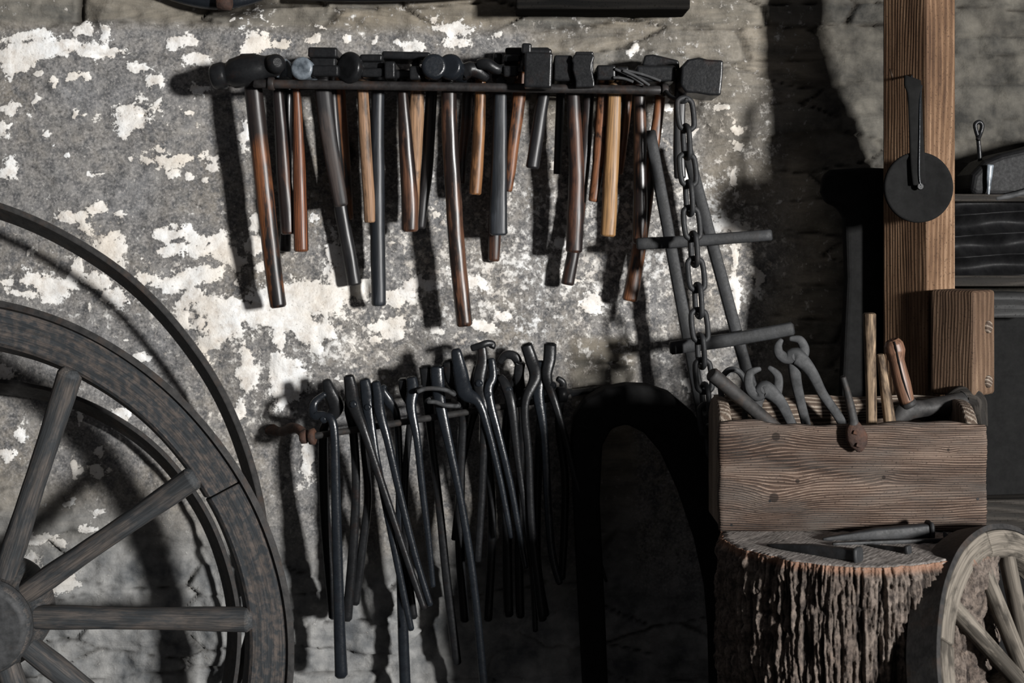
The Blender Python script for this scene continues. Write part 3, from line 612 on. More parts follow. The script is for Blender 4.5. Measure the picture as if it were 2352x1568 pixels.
# large loose tyre
u, v, _ = frame_of(.018, -.10); nb = Vector((0, 1, 0))
c = Vector((-1.143, -.118, .675)); R = .694
c = Vector((-1.143 * (DY - .118) / (DY - .178), -.118, EZ + (.658 - EZ) * (DY - .118) / (DY - .178)))
R = .694 * (DY - .118) / (DY - .178)
o = ring(c, u, v, nb, [(R, 0), (R - .008, -.001), (R - .010, -.001), (R - .034, .034), (R - .022, .038), (R - .001, .010)], n=220, wob=.0016, seed=1).build('wheel_tyre', 'iron_dust')
tag(single(o), 'largest loose iron wheel tyre leaning against the wall above the cart wheel', 'wheel tyre')
u, v, _ = frame_of(.02, 0)
o = ring(Vector((-1.003, -.088, .489)), u, v, nb, [(.489, 0), (.482, -.001), (.466, .022), (.455, .036), (.462, .040), (.488, .008)], n=180, wob=.0012, seed=4).build('wheel_tyre', 'iron_dust')
tag(single(o), 'smaller loose iron tyre seen through the spokes of the cart wheel', 'wheel tyre')

# big cart wheel
WC = Vector((-.979, -.237, .546)); u, v, _ = frame_of(-.136, -.135); nb = v.cross(u).normalized()
if nb.y < 0: nb = -nb
WR = .608
W = thing('cart_wheel', 'big dark weathered wooden cart wheel in the lower left corner', 'cart wheel', Vector((WC.x, WC.y, 0)))
ring(WC, u, v, nb, [(WR, 0), (WR - .010, -.004), (WR - .056, .050), (WR - .048, .054)], n=200, wob=.0006).build('tyre', 'iron_dust', W)
sec = [(WR - .011, .002), (WR - .075, .002), (WR - .082, .006), (WR - .094, .024), (WR - .100, .034), (WR - .100, .048), (WR - .058, .048)]
fe = [-38, 28.5, 94, 158, 214, 268]
for i in range(len(fe)):
    a0 = fe[i]; a1 = fe[(i + 1) % len(fe)] + (360 if i == len(fe) - 1 else 0)
    ring(WC, u, v, nb, sec, a0 + .10, a1 - .10, n=int((a1 - a0) / 1.4), wob=.0007, seed=i).build('felloe', 'paint_rim', W, bevel=.003)
HC = P(-46, 1447, -.31)
MB().lathe(HC, (-.10, 1, .05), [(0, .076), (.004, .082), (.02, .084), (.022, .078), (.05, .088), (.08, .100), (.13, .100), (.17, .08), (.22, .07)], 60).build('hub', 'paint', W)
MB().lathe(HC - nb * .004, (-.10, 1, .05), [(0, .070), (.002, .078), (.022, .0865), (.026, .0865)], 60).build('hub_band', 'iron_grey', W)
MB().lathe(HC - nb * .012, (-.10, 1, .05), [(0, .024), (.003, .030), (.012, .034)], 40).build('axle_cap', 'iron', W)
def rimpt(ang, r, d=.028): t = math.radians(ang); return WC + (u * math.cos(t) + v * math.sin(t)) * r + nb * d
def onplane(px, py, off):
    o = Vector((0, -DY, EZ)); d = P(px, py, -.3) - o; return o + d * ((WC + nb * off - o).dot(nb) / d.dot(nb))
sp = [(onplane(166, 845, .008), 0), (onplane(455, 1090, .008), 0), (onplane(584, 1422, .008), 0)]
ends = [s[0] for s in sp] + [rimpt(a, .52, .008) for a in (-33, -69, -105, -141, -177, 143, 107)]
for e in ends:
    hc = HC + Vector((-.10, 1, .05)).normalized() * .075; d = (e - hc).normalized()
    a = hc + d * .07; L = (e - a).length
    r = [(.019, .022), (.021, .022), (.019, .020), (.0185, .019), (.019, .019), (.0205, .020), (.021, .021)]
    MB().tube([a + d * L * k / 6 for k in range(7)], r, n=16, e=2.6, sub=4, wob=.02, cap=.5).build('spoke', 'paint', W)

# small wheel at lower right
SCn = Vector((.7686, -.685, .565)); u, v, _ = frame_of(.796, .285); nb = u.cross(v); nb = nb if nb.y > 0 else -nb; nb.normalize(); SR = .251
W2 = thing('small_cart_wheel', 'small pale spoked wooden wheel with iron tyre in the lower right corner', 'cart wheel', Vector((SCn.x, SCn.y, SCn.z - SR)))
ring(SCn, u, v, nb, [(SR + .008, .0), (SR, -.001), (SR, .048), (SR + .008, .048)], n=140, wob=.0008).build('tyre', 'iron_dust', W2)
fe = [20, 92, 148, 236, 308]
for i in range(len(fe)):
    a0 = fe[i]; a1 = fe[(i + 1) % len(fe)] + (360 if i == len(fe) - 1 else 0)
    ring(SCn, u, v, nb, [(SR - .001, -.002), (SR - .033, -.002), (SR - .040, .006), (SR - .040, .040), (SR - .001, .045)], a0 + .25, a1 - .25, n=int((a1 - a0) / 2), wob=.0008, seed=i).build('felloe', 'paleoak', W2, bevel=.003)
hc = SCn + nb * .01 - nb * .03
MB().lathe(hc - nb * .05, nb, [(0, .032), (.004, .038), (.05, .045), (.09, .05), (.13, .042), (.14, .036)], 32).build('hub', 'paleoak', W2)
MB().lathe(hc - nb * .051, nb, [(0, .036), (.002, .040), (.016, .041), (.018, .039)], 32).build('hub_band', 'iron', W2)
def proj(p): d = p.y + DY; return (CX + p.x / d * FPX, CY - (p.z - EZ) / d * FPX)
def near(tx, ty):
    best = None
    for k in range(720):
        t = math.radians(k / 2); q = proj(SCn + (u * math.cos(t) + v * math.sin(t)) * (SR - .045) + nb * .015); dd = (q[0] - tx) ** 2 + (q[1] - ty) ** 2
        if best is None or dd < best[0]: best = (dd, k / 2)
    return best[1]
an = [near(2326, 1262), near(2250, 1285), near(2200, 1395)]
an += [an[2] + 36 + 33 * k for k in range(0, 8) if an[2] + 36 + 33 * k < an[0] + 360 - 20]
for a in an:
    t = math.radians(a); dv = u * math.cos(t) + v * math.sin(t); e = SCn + dv * (SR - .036) + nb * .018; s0 = hc + dv * .035 + nb * .02
    MB().tube([s0, s0.lerp(e, .5), e], [(.0096, .0115)] * 3, n=12, e=4.5, sub=4, wob=.02, side=tuple(dv.cross(nb))).build('spoke', 'paleoak', W2)
o = MB().box((.88, -.79, .155), (.30, .40, .310), Matrix.Rotation(.796, 3, 'Z'), 0, jit=.003).build('wooden_block', 'soot_wood', bevel=.006)
tag(single(o), 'low dark timber block under the small spoked wheel', 'block')

# dark arched frame behind the stump
ar = thing('arched_frame', 'tall black arched frame standing against the wall between the tongs and the stump', 'frame', Vector((.27, -.13, 0)))
outer = [(1352, 2080), (1346, 1700), (1330, 1400), (1318, 1150), (1312, 1010), (1320, 955), (1345, 918), (1390, 893), (1440, 884), (1490, 886), (1540, 903), (1590, 945), (1630, 1000), (1668, 1100), (1695, 1230), (1708, 1400), (1712, 1700), (1712, 2080)]
inner = [(1640, 2080), (1640, 1700), (1634, 1460), (1626, 1360), (1602, 1250), (1563, 1135), (1522, 1045), (1480, 995), (1440, 975), (1405, 985), (1384, 1025), (1378, 1150), (1390, 1400), (1402, 1700), (1406, 2080)]
MB().prism(outer + inner, -.15, -.085).build('arch', 'soot', ar, bevel=.008, seg=3)

# ------------------------------------------------------------------ stump
def make_stump():
    cx, cy, zt, R = .532, -.571, .7817, .2015
    nt, nz = 900, 330; th = np.linspace(0, 2 * np.pi, nt, endpoint=False); zz = np.concatenate([np.linspace(0, .44, 40, endpoint=False), np.linspace(.44, zt - .002, nz - 40)])
    T, Z = np.meshgrid(th, zz); a = T * R
    def per(f, fz, o, off):
        r = 0; am = 1
        for k in range(o):
            X1 = (np.cos(T) * R + 3 + off) * f; X2 = (np.sin(T) * R + 7 + off) * f
            r = r + am * (vn(X1 + Z * fz * .35, X2 + 3.1 * k) + vn(X2 - Z * fz * .3 + 11, Z * fz + 5 * k) ) * .7; am *= .5; f *= 2.1; fz *= 2.0
        return r
    big = .012 * np.sin(2 * T + 1) + .008 * np.sin(3 * T + .5)
    wv = per(14, 9, 3, 0)
    ridge = np.abs(vn(np.sin(T) * 0 + T * 11.0 + wv * 1.5 + .6 * np.sin(Z * 17 + T * 4), Z * 5 + np.cos(T) * 2)) * 2
    k1 = np.abs(np.sin(T * 25 + 1.8 * wv + .5 * np.sin(Z * 33 + T * 5))) ** .45
    k2 = np.abs(np.sin(T * 83 + 4.2 * wv + Z * 14)) ** .6
    plate = sstep(0.0, .24, np.abs(vn(Z * 38 + 7 * np.floor(T * 8 + .6 * wv), T * 4 + 9)))
    rg = fbm(T * 9.0, Z * 3, 4.2, 4, .65)
    bark = np.clip((k1 * .55 + k2 * .45) * (.55 + .45 * plate) + rg * .8, 0, 1.25)
    edge = sstep(zt - .001, zt - .022, Z)
    Rr = R + big + (bark - .6) * .0125 * (.35 + .65 * edge) + .0035 * per(60, 50, 2, 4) + .0022 * fbm(T * 40, Z * 55, 2.2, 3, .7) - (1 - edge) * .004
    chip = sstep(.35, .9, vn(T * 6, Z * 9 + 40) * 2); Rr = Rr - chip * .006
    V = np.stack([cx + np.cos(T) * Rr, cy + np.sin(T) * Rr, Z], -1)
    t = thing('tree_stump', 'bark-covered tree stump serving as a stand for the wooden box', 'stump', Vector((cx, cy, 0)))
    mb = MB(); vs = [Vector(p) for p in V.reshape(-1, 3)]; gs = list(zip((bark.ravel()), (T * R).ravel(), Z.ravel()))
    fs = [[k * nt + i, k * nt + (i + 1) % nt, (k + 1) * nt + (i + 1) % nt, (k + 1) * nt + i] for k in range(nz - 1) for i in range(nt)]
    mb.add(vs, fs, gs, True)
    m = NT('rough_bark'); g = m.attr('grain'); sp = m.n('ShaderNodeSeparateXYZ'); m.l(g, sp.inputs[0]); oc = m.n('ShaderNodeTexCoord').outputs['Object']
    n1 = m.noise(oc, 90, 6, .65); n2 = m.noise(oc, 18, 5, .6)
    c = m.mix(m.ramp(n2, [(.4, 0), (.65, 1)]), (.12, .094, .078), (.20, .165, .14))
    c = m.mix(m.ramp(n1, [(.35, .85), (.6, 0)]), c, (.020, .017, .016))
    c = m.mix(m.ramp(n1, [(.62, 0), (.8, .7)]), c, (.24, .17, .125))
    c = m.mix(m.ramp(sp.outputs[0], [(.22, .85), (.52, 0)]), c, (.014, .011, .010))
    c = m.mix(m.ramp(sp.outputs[2], [(.767, 0), (.775, .8)]), c, (.26, .145, .095))
    mm = m.fin(c, .9, m.bump(n1, 1.0, .006, m.bump(m.noise(oc, 260, 3, .6), .6, .002)), 0, .2)
    mb.build('bark', mm, t)
    mb = MB(); top = V[-1]; nr = 40; vs = []; gs = []; fs = []
    for k in range(nr + 1):
        s = 1 - k / nr
        for i in range(nt // 2):
            p = top[i * 2]; x = cx + (p[0] - cx) * s; y = cy + (p[1] - cy) * s
            z = zt + .0007 * math.sin(x * 260 + y * 180) - (.004 if k == 0 else 0) + .003 * (1 - s) - .001
            vs.append(Vector((x, y, z))); gs.append((x, y, z))
    h = nt // 2
    for k in range(nr):
        for i in range(h): fs.append([k * h + i, k * h + (i + 1) % h, (k + 1) * h + (i + 1) % h, (k + 1) * h + i])
    mb.add(vs, fs, gs, True)
    m = NT('sawn_end_grain'); g = m.attr('grain')
    saw = m.noise(m.scale(g, (150, 40, 10)), 1.0, 4, .6); rot = m.n('ShaderNodeVectorRotate'); m.l(g, rot.inputs['Vector']); rot.inputs['Angle'].default_value = .75; rot.inputs['Axis'].default_value = (0, 0, 1)
    s2 = m.noise(m.scale(rot.outputs[0], (260, 9, 1)), 1.0, 4, .6); n = m.noise(g, 18, 5, .6)
    c = m.mix(m.ramp(s2, [(.35, 0), (.65, 1)]), (.15, .135, .125), (.42, .38, .35)); c = m.mix(m.ramp(n, [(.35, .7), (.6, 0)]), c, (.14, .13, .12))
    c = m.mix(m.ramp(saw, [(.3, .6), (.45, 0)]), c, (.03, .025, .02))
    mm = m.fin(c, .8, m.bump(s2, .8, .002), 0, .2)
    mb.build('sawn_top', mm, t)
make_stump()

# ------------------------------------------------------------------ box on the stump
BX0, BX1, BYF, BYB, BZ = .3268, .7491, -.538, -.362, .783
B = thing('wooden_tool_box', 'open weathered wooden box full of tools standing on the stump', 'box', Vector(((BX0 + BX1) / 2, (BYF + BYB) / 2, BZ)))
def board(x0, x1, y0, y1, z0, ztop, name, mat, nx=90, nz=30, amp=.0005, skew=0.0, seed=0.0):
    """upright board facing -y with a worn, uneven outline"""
    mb = MB(); vs = []; gs = []; fs = []; xm = (x0 + x1) / 2; zm = (z0 + ztop(xm)) / 2
    for side in (0, 1):
        yb = y0 if side == 0 else y1
        for j in range(nz + 1):
            for i in range(nx + 1):
                x = x0 + (x1 - x0) * i / nx; zt = ztop(x); z = z0 + (zt - z0) * j / nz
                ex = min(i, nx - i) / 2.5; ez = min(j, nz - j) / 1.5; rd = .0030 * (max(0, 1 - ex) ** 2 + max(0, 1 - ez) ** 2)
                w = amp * math.sin(x * 60 + z * 35 + seed) + amp * .8 * math.sin(z * 190 + x * 22 + 2 * math.sin(x * 18 + seed))
                xx = x + (random.uniform(-.0007, .0007) + .0008 * math.sin(z * 70 + x * 9) if i in (0, nx) else 0) + skew * (z - z0)
                vs.append(Vector((xx, yb + (rd - w if side == 0 else -rd), z))); gs.append((side * .02 + seed, z - zm, x - xm))
    o = (nx + 1) * (nz + 1)
    for s in (0, 1):
        for j in range(nz):
            for i in range(nx): a = s * o + j * (nx + 1) + i; fs.append([a, a + 1, a + nx + 2, a + nx + 1] if s == 0 else [a, a + nx + 1, a + nx + 2, a + 1])
    for i in range(nx): fs.append([i, i + o, i + 1 + o, i + 1]); a = nz * (nx + 1) + i; fs.append([a, a + 1, a + 1 + o, a + o])
    for j in range(nz): a = j * (nx + 1); b = a + nx + 1; fs.append([a, b, b + o, a + o]); a += nx; b += nx; fs.append([a, a + o, b + o, b])
    mb.add(vs, fs, gs, True); return mb.build(name, mat, B)
board(BX0, BX1, BYF, BYF + .022, BZ, lambda x: BZ + .169 + .003 * math.sin((x - .3) * 22) + .0015 * math.sin(x * 75) + .004 * math.exp(-((x - .385) / .02) ** 2) - .004 * math.exp(-((x - .43) / .02) ** 2), 'front_board', 'box', 150, 50)
board(BX0 + .015, BX1 - .012, BYB - .02, BYB, BZ, lambda x: BZ + .195 + .002 * math.sin(x * 40), 'back_board', 'box_in', 60, 14, seed=2.0)
MB().box(((BX0 + BX1) / 2, (BYF + BYB) / 2, BZ + .009), (BX1 - BX0 - .04, BYB - BYF - .044, .016), axis=0).build('bottom_board', 'box_in', B)
def side_board(x, zt, name):
    mb = MB(); out = []; y0, y1 = BYF + .022, BYB - .02
    n = 14; ys = [(y0, BZ)] + [(y0 + (y1 - y0) * k / n, BZ + zt * (1 - .16 * abs(2 * k / n - 1) ** 3)) for k in range(n + 1)] + [(y1, BZ)]
    vs = [Vector((x, a, b)) for a, b in ys] + [Vector((x + .02, a, b)) for a, b in ys]; m = len(ys)
    fs = [list(range(m)), [m + i for i in range(m)][::-1]] + [[i, (i + 1) % m, (i + 1) % m + m, i + m] for i in range(m)]
    mb.add(vs, fs, [(v.x, v.y, v.z) for v in vs], False); mb.build(name, 'box_in', B, bevel=.005, seg=3)
side_board(BX0 + .004, .2015, 'side_board'); side_board(BX1 - .026, .1975, 'side_board')
for (x, y) in ((1768, 1150), (2247, 985), (2238, 1040), (2245, 1145), (1680, 1205)):
    MB().lathe(P(x, y, BYF + .002), (0, -1, 0), [(0, .0025), (.002, .0022)], 10).build('nail_head', 'iron', B)

# ---- what is in the box
o = MB().tube([P(1633, 857, -0.515), P(1690, 905, -0.495), P(1760, 965, -0.465), P(1860, 1050, -0.435)], [.0118, .0115, .0112, .011], n=22, sub=6, cap=.25).build('iron_pipe', 'iron_dust')
tag(single(o), 'thick round iron bar lying slantwise over the left end of the box', 'iron bar')
o = MB().tube([P(1712, 1040, -0.430), P(1711, 950, -0.425), P(1713, 885, -0.420), P(1700, 856, -0.420), P(1680, 848, -0.420), P(1663, 860, -0.420), P(1655, 885, -0.415), P(1662, 950, -0.415), P(1668, 1040, -0.415)], [.005] * 9, n=12, sub=6).build('bow_handled_tool', 'iron_grey')
tag(single(o), 'grey iron loop handle rising behind the thick slanting bar', 'tool')

def pincers(label, jl, jr, piv, reinL, reinR, y, rw=18, mat='iron_grey', name='pincers'):
    t = thing(name, label, 'pincers', P(*piv, y), 'pincers standing in the box')
    for (jaw, rein, s) in ((jl, reinR, 1), (jr, reinL, -1)):
        yy = y - .004 * s
        pts = [P(*p, yy) for p in jaw] + [P(*piv, yy)] + [P(*p, yy + .01 * i) for i, p in enumerate(rein)]
        k = len(jaw); w = [9, 20, 24, 27][:k] + [0] * max(0, k - 4); w = w + [40] + [28, 23, 22, 21, 20][:len(rein)]
        MB().tube(pts, [(a * S(y) / 2, a * S(y) / 2 * .62) for a in w], n=14, e=3, sub=7, cap=.5).build('arm', mat, t)
        # forged cutting lip, turned towards the viewer
    MB().lathe(P(*piv, y - .008), (0, -1, 0), [(-.006, .0115), (0, .0115), (.002, .0105), (.004, .007)], 24).build('rivet', mat, t)
    return t
pincers('pincers with round open jaws standing nearest the left end of the box', [(1748, 846), (1722, 858), (1722, 890), (1740, 908)], [(1764, 842), (1786, 862), (1786, 892), (1776, 912)], (1757, 893), [(1738, 925), (1742, 980), (1745, 1060)], [(1790, 920), (1812, 960), (1835, 1010), (1850, 1060)], -0.470)
pincers('taller pincers with a big round rivet and jaws like a crab claw', [(1796, 778), (1787, 795), (1790, 812), (1806, 822)], [(1812, 778), (1836, 780), (1847, 800), (1842, 818)], (1829, 818), [(1826, 860), (1838, 920), (1852, 980), (1858, 1060)], [(1862, 852), (1890, 905), (1925, 955), (1955, 1010)], -0.445)
t = thing('iron_punch', 'rusty spade-headed latch iron hooked over the front edge of the box', 'hook', P(1965, 1010, -0.555))
MB().tube([P(1935, 862, -0.547), P(1943, 890, -0.549), P(1953, 930, -0.552), P(1960, 965, -0.555), P(1962, 985, -0.555)], [(.0045, .0045), (.0052, .005), (.0068, .006), (.0075, .006), (.011, .005)], n=14, sub=6, cap=.6).build('shank', 'iron_dust', t)
mb = MB(); mb.tube([P(1961, 966, -0.553), P(1963, 985, -0.553), P(1968, 1005, -0.552), P(1972, 1022, -0.553), P(1974, 1038, -0.553)], [(.006, .006), (.0145, .009), (.0175, .010), (.014, .008), (.002, .003)], n=18, sub=6, e=2.5, cap=.5)
mb.build('plate', 'rust', t)
for (x, y) in ((1965, 993), (1972, 1022)): MB().box(P(x, y, -0.562), (.008, .006, .006), Matrix.Rotation(.3, 3, 'Y')).build('square_stud', 'rust', t, bevel=.001)

def stick(label, pts, w, y, mat, name, e=2.4, cat='handle'):
    o = MB().tube([P(*p, y + .004 * i) for i, p in enumerate(pts)], [a * S(y) / 2 for a in w], n=18, e=e, sub=6, wob=.02, cap=.2).build(name, mat); return tag(single(o), label, cat)
stick('tallest pale stick standing upright in the box', [(1997, 719), (1998, 800), (2001, 900), (2003, 1080)], [30, 27, 24, 24], -0.475, 'stick', 'tool_shaft')
stick('shorter tapering stick just right of the tallest one', [(2022, 813), (2031, 880), (2043, 965), (2055, 1080)], [17, 23, 28, 28], -0.465, 'stick', 'tool_shaft')
MB().tube([P(1958, 968, -.557), P(1958, 966, -.540), P(1956, 960, -.520), P(1955, 975, -.508), P(1955, 990, -.505)], [.0045] * 5, n=10, sub=5).build('back_hook', 'iron_dust', t)
t = thing('wood_handled_tool', 'tool with stout round-knobbed brown wooden handle leaning left in the box', 'tool', P(2100, 1000, -0.445))
MB().tube([P(2048, 779, -0.450), P(2052, 790, -0.450), P(2056, 806, -0.450), P(2060, 830, -0.450), P(2072, 880, -0.450), P(2085, 930, -0.450)], [.009, .0155, .0165, .0125, .0140, .0118], n=26, sub=7, cap=.55).build('handle', 'oldhandle', t)
MB().tube([P(2054, 784, -0.463), P(2058, 800, -0.467), P(2064, 830, -0.463), P(2076, 878, -0.464), P(2090, 920, -0.462)], [.0012, .0016, .0016, .0015, .0008], n=6, sub=5).build('split', 'soot', t)
MB().tube([P(2083, 921, -0.450), P(2090, 934, -0.450)], [.0135, .0135], n=20, sub=1, cap=.2).build('ferrule', 'iron_dust', t)
MB().tube([P(2050, 975, -0.445), P(2080, 945, -0.445), P(2120, 938, -0.435), P(2180, 930, -0.425), P(2215, 925, -0.415)], [(.010, .012), (.017, .014), (.014, .016), (.018, .018), (.022, .018)], n=18, sub=6, wob=.05).build('body', 'iron_dust', t)
o = MB().tube([P(2120, 970, -0.415), P(2170, 940, -0.415), P(2205, 915, -0.405), P(2235, 920, -0.400), P(2242, 945, -0.400), P(2248, 985, -0.400)], [(.012, .012), (.017, .016), (.021, .019), (.019, .019), (.017, .017), (.014, .016)], n=16, sub=6, wob=.12).build('curved_log', 'soot_wood')
tag(single(o), 'dark gnarled rounded wooden piece at the right end of the box', 'wood piece')

# ---- spikes on the stump
def Q(px, py, r):                                     # a point lying at height r above the stump top
    d = (EZ - .7817 - r) * FPX / (py - CY); return Vector(((px - CX) * d / FPX, d - DY, .7817 + r))
def spike(label, a, b, w0, w1, ha, hb, head, mat='frame', e=5, name='iron_spike', grp='iron spikes lying on the stump', bend=0, hs=1.45):
    k = .00069; A = Q(*a, ha); Bp = Q(*b, hb); t = thing(name, label, 'spike' if head else 'rod', Bp, grp)
    mid = A.lerp(Bp, .5) + Vector((0, 0, bend)); hw = lambda w: (w * k / 2, w * k / 2)
    MB().tube([A, A.lerp(mid, .6), mid, mid.lerp(Bp, .6), Bp], [hw(w0), hw(w0 * .35 + w1 * .65), hw(w1), hw(w1), hw(w1)], n=16, e=e, sub=5, cap=.3).build('shank', mat, t)
    if head:
        d = (Bp - A).normalized(); r = w1 * k / 2 * hs
        MB().tube([Bp - d * .002, Bp + d * .005], [(r, r)] * 2, n=12, e=4, sub=1, cap=.2).build('head', mat, t)
spike('thickest black square spike lying closest to the box', (1890, 1238), (2133, 1217), 5, 30, .003, .013, True)
spike('long black spike pointing left across the middle of the stump', (1762, 1251), (1968, 1274), 4, 24, .002, .009, True)
spike('small bent nail right of the long black spike', (1992, 1251), (2083, 1262), 3, 10, .002, .006, True, bend=-.001, hs=1.9)
spike('thin round rod lying between the thickest spike and the front ones', (1912, 1249), (2168, 1240), 6, 9, .003, .004, False, name='iron_rod')
a = Q(2172, 1232, .008)
o = MB().tube([a + Vector((-.003, 0, .008)), a + Vector((.001, 0, 0)), a + Vector((.006, 0, -.006))], [(.001, .001), (.005, .003), (.0015, .001)], n=8, sub=3, e=3).build('iron_scrap', 'iron_grey'); tag(single(o), 'tiny grey pointed scrap at the end of the thin rod', 'iron scrap')

# ------------------------------------------------------------------ post, pan, block, bellows
def corner_prism(name, pcx, yc, X, Y, z0, z1, mat, parent, bev=.004):
    cx = (pcx - CX) * S(yc); a = Vector((cx, yc, 0)); l = Vector((-X, Y, 0)); r = Vector((Y, X, 0))
    mb = MB(); s = l.length; R = Matrix((( l.normalized()), (r.normalized()), (Vector((0, 0, 1))))).transposed()
    c = a + l / 2 + r / 2; mb.box(Vector((c.x, c.y, (z0 + z1) / 2)), (s, s, z1 - z0), R, 2); return mb.build(name, mat, parent, bevel=bev, seg=3), a, l, r
pt = thing('timber_post', 'tall square brown timber post with the round pan on it', 'post', Vector((.68, -.39, 0)))
corner_prism('post_body', 2130, -.345, .0593, .0670, 0, 2.05, 'post', pt)
mb = MB(); mb.tube([P(2044, 158, -.30), P(2048, 172, -.31), P(2052, 185, -.30)], [.001, .002, .001], n=6); mb.build('splinter', 'stick', pt)
pn = thing('iron_pan', 'flat black round iron pan hung by its long handle on the timber post', 'pan', P(2110, 430, -0.380))
MB().lathe(P(2111, 430, -0.377), (.08, -1, .0), [(-.012, .058), (-.006, .0600), (0, .0595), (.001, .056), (-.003, .050), (-.004, .0)], 64).build('pan_disc', 'soot', pn)
MB().tube([P(2096, 180, -0.355), P(2097, 195, -0.370), P(2101, 220, -0.375), P(2104, 300, -0.380), (P(2108, 380, -0.382)), P(2112, 425, -0.383)], [(.0155, .0025), (.0150, .0025), (.0125, .0025), (.0120, .0025), (.0125, .0025), (.0120, .003)], n=12, e=4, sub=6).build('handle', 'soot', pn)
MB().tube([P(2117, 196, -.372), P(2113, 230, -.378), P(2112, 300, -.383), P(2111, 400, -.386), P(2115, 426, -.386)], [.0016] * 5, n=8, sub=5).build('handle_rib', 'iron_blue', pn)
MB().lathe(P(2113, 428, -0.383), (0, -1, 0), [(0, .006), (.004, .005)], 14).build('rivet', 'iron', pn)
MB().tube([P(2092, 172, -.305), P(2094, 176, -.36)], [.0022] * 2, n=8).build('nail', 'iron', pn)
bk = thing('timber_block', 'short square timber block with wooden pegs beside the tall post', 'timber block', P(2238, 915, -.42))
zt = EZ - (668 - CY) * S(-.42); zb = EZ - (913 - CY) * S(-.42)
_, a, l, r = corner_prism('block_body', 2238, -.42, .0583, .0547, zb, zt, 'block', bk, .006)
for py in (752, 878):
    c = a + r * .62 + Vector((0, 0, EZ - (py - CY) * S(-.40))); nn = Vector((r.y, -r.x, 0)).normalized()
    MB().lathe(c, nn, [(-.01, .0105), (.003, .0105), (.005, .009)], 22).build('peg', 'box_in', bk)

slab = MB().prism([(1893, 402), (1910, 389), (1990, 384), (2090, 388), (2096, 1150), (1926, 1150), (1932, 900), (1944, 640), (1940, 500), (1925, 474), (1900, 466), (1888, 440)], -.235, -.205).build('shadow_slab', 'soot', None, .014, 4)  # black slab added to stand in for the shadow column beside the post
tag(single(slab), 'black slab added as a shadow shape behind the left side of the tall post', 'shadow slab')
# bellows
bl = thing('forge_bellows', 'black leather forge bellows behind the timber post at the right edge', 'bellows', P(2300, 500, -.2))
def bellows():
    x0, x1, y0, y1 = .72, 1.25, -.205, -.06; zt, zb = EZ - (462 - CY) * S(-.2), EZ - (632 - CY) * S(-.2)
    nu, nv = 150, 90; vs = []; gs = []; fs = []
    for j in range(nv + 1):
        z = zb + (zt - zb) * j / nv; ph = j / nv
        for i in range(nu + 1):
            s = i / nu; fold = .022 * abs(math.sin(ph * math.pi * 3.5 + .5 * math.sin(s * 9) + .8 * s)) + .006 * math.sin(s * 30 + ph * 9) * math.sin(ph * math.pi)
            if s < .3: a = s / .3 * math.pi / 2; x = x0 + .1 - .1 * math.cos(a * 1.0) ; y = y0 + .12 - .12 * math.sin(a); nx, ny = -math.cos(a), -math.sin(a)
            else: x = x0 + .1 + (x1 - x0 - .1) * (s - .3) / .7; y = y0; nx, ny = 0, -1
            vs.append(Vector((x - nx * fold, y - ny * fold, z))); gs.append((x, y, z))
    for j in range(nv):
        for i in range(nu): a = j * (nu + 1) + i; fs.append([a, a + 1, a + nu + 2, a + nu + 1])
    mb = MB(); mb.add(vs, fs, gs, True); mb.build('leather_bag', 'leather', bl)
    mb = MB(); mb.box(((x0 + x1) / 2 + .02, -.152, zt + .006), (x1 - x0, .12, .014), axis=0); mb.build('middle_board', 'soot_wood', bl, bevel=.004)
    mb = MB(); mb.box(((x0 + x1) / 2 + .02, -.15, zb - .01), (x1 - x0, .115, .02), axis=0); mb.build('bottom_board', 'soot_wood', bl, bevel=.004)
    mb = MB(); pts = [(2225, 440), (2232, 400), (2262, 368), (2300, 352), (2360, 338), (2500, 300), (2620, 290), (2620, 455), (2240, 452)]
    mb.prism(pts, -.20, -.10); mb.build('upper_lid', 'leather', bl, bevel=.012, seg=4)
    mb = MB(); mb.tube([P(2275, 378, -.208), P(2272, 410, -.208), P(2270, 452, -.208)], [(.0065, .002), (.005, .002), (.0015, .002)], e=4, n=8); mb.build('metal_strap', 'steel', bl)
    mb = MB(); mb.tube([P(2285, 456, -.208), P(2320, 450, -.208), P(2380, 434, -.208)], [.005, .006, .006], n=10); mb.build('lid_hinge', 'iron_grey', bl)
bellows()
o = MB().tube([P(2251, 372, -.16), P(2247, 320, -.16), P(2242, 300, -.16), (P(2240, 286, -.16)), P(2249, 280, -.16), P(2256, 288, -.16), P(2252, 306, -.16), P(2245, 322, -.165)], [.0042] * 8, n=10, sub=6).build('iron_eye_hook', 'iron'); tag(single(o), 'small looped iron eye standing up behind the bellows', 'hook')
o = MB().box(P(2280, 660, -.17) + Vector((0, .0, -.03)), (.12, .13, .045), Matrix.Rotation(.12, 3, 'Z'), 0, jit=.002).build('bearer_block', 'plankgrey', bevel=.005); tag(single(o), 'grey-topped wooden bearer under the bellows behind the pegged block', 'timber')
st = thing('bellows_stand', 'dark wooden stand and panelling right behind the box', 'stand', Vector((.95, -.15, 0)))
MB().box((1.0, -.15, .93), (.62, .03, .36), axis=0).build('panel', 'soot', st)
MB().box((1.0, -.15, .37), (.62, .03, .74), axis=0).build('panel', 'soot', st)
zz0 = EZ - (1207 - CY) * S(-.2); zz1 = EZ - (1137 - CY) * S(-.2)
MB().box((1.02, -.195, (zz0 + zz1) / 2), (.60, .05, zz1 - zz0), Matrix.Rotation(-.03, 3, 'Y'), 0).build('cross_rail', 'soot_wood', st, bevel=.004)
for x in (.74, 1.26): MB().box((x, -.15, .55), (.05, .06, 1.1), axis=2).build('stand_leg', 'soot', st, bevel=.004)

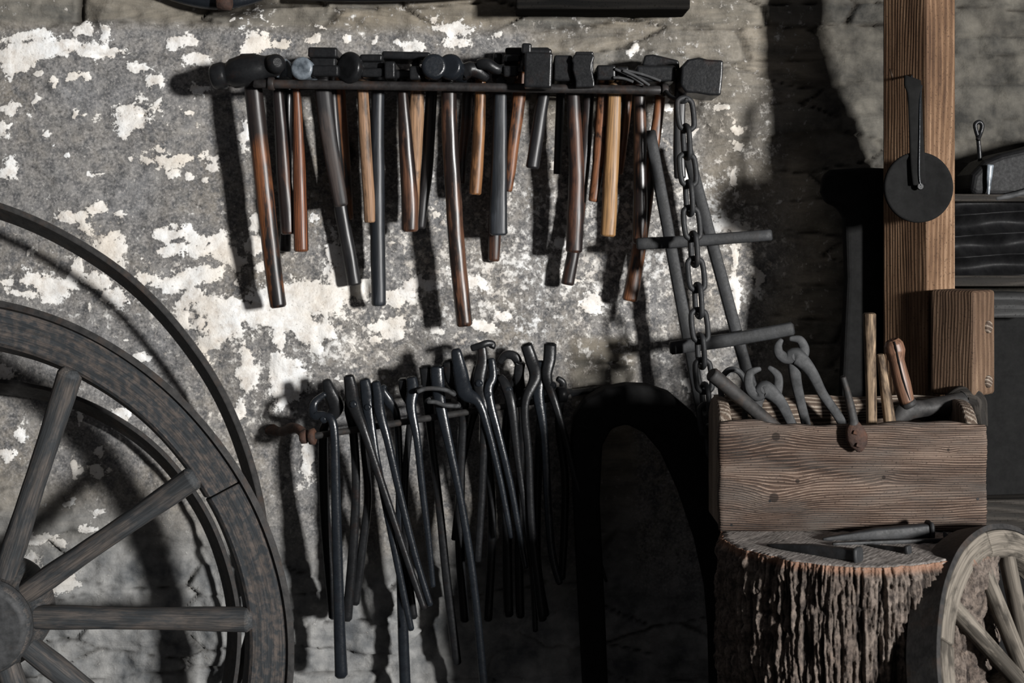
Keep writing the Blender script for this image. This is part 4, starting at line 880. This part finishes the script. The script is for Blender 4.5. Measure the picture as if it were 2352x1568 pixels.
# things along the very top of the picture
o = MB().box(P(1380, -35, -.05), ((1577 - 1183) * S(-.07), .12, 134 * S(-.05)), Matrix.Rotation(.012, 3, 'Y'), 0, jit=.002).build('shelf_beam', 'void_wood', bevel=.004); tag(single(o), 'black wooden beam end let into the wall above the hammers', 'beam')
t = thing('iron_bar_tool', 'black iron tool lying in the wall gap at the top edge left of centre', 'tool', P(500, 5, -.03))
MB().tube([P(360, -22, -.02), P(430, -2, -.03), P(490, 6, -.035), P(560, 0, -.03), P(620, -20, -.02)], [.010, .012, .014, .013, .011], n=14, sub=5).build('bar', 'iron_blue', t)
MB().lathe(P(515, 5, -.055), (1, 0, .05), [(-.014, .010), (-.012, .015), (.012, .016), (.015, .010)], 18).build('collar', 'rust', t)
o = MB().tube([P(680, -8, -.03), P(800, -4, -.035), P(960, -6, -.035), P(1120, -16, -.03)], [.007] * 4, n=12, sub=5).build('iron_bar', 'iron'); tag(single(o), 'thin black iron bar along the top edge of the wall, right of the gap', 'iron bar')

# ------------------------------------------------------------------ light and camera
w = bpy.data.worlds.new('dim_workshop'); SC.world = w; w.use_nodes = True
w.node_tree.nodes['Background'].inputs[0].default_value = (.97, .95, 1.0, 1); w.node_tree.nodes['Background'].inputs[1].default_value = .085
def area(name, loc, target, sx, sy, power, col):
    L = bpy.data.lights.new(name, 'AREA'); L.shape = 'RECTANGLE'; L.size = sx; L.size_y = sy; L.energy = power; L.color = col
    o = bpy.data.objects.new(name, L); COL.objects.link(o); o.location = loc
    o.rotation_euler = (Vector(target) - Vector(loc)).to_track_quat('-Z', 'Y').to_euler(); return o
area('window_daylight', (3.95, -5.6, 1.72), (0, 0, 1.0), .44, .56, 830, (1.0, .985, .965))
cam = bpy.data.cameras.new('camera'); co = bpy.data.objects.new('camera', cam); COL.objects.link(co)
co.location = (0, -DY, EZ); co.rotation_euler = (math.pi / 2, 0, 0); cam.sensor_width = 36; cam.lens = FPX / 2352 * 36
cam.shift_y = -(784 - CY) / 2352; cam.clip_start = .05
cam.dof.use_dof = True; cam.dof.focus_distance = 2.40; cam.dof.aperture_fstop = 5.0
SC.camera = co
SC.view_settings.view_transform = 'Standard'; SC.view_settings.look = 'None'; SC.view_settings.exposure = 0; SC.view_settings.gamma = 1
SC.view_settings.use_curve_mapping = False
for o in bpy.data.objects:
    if '_o' in o: del o['_o']
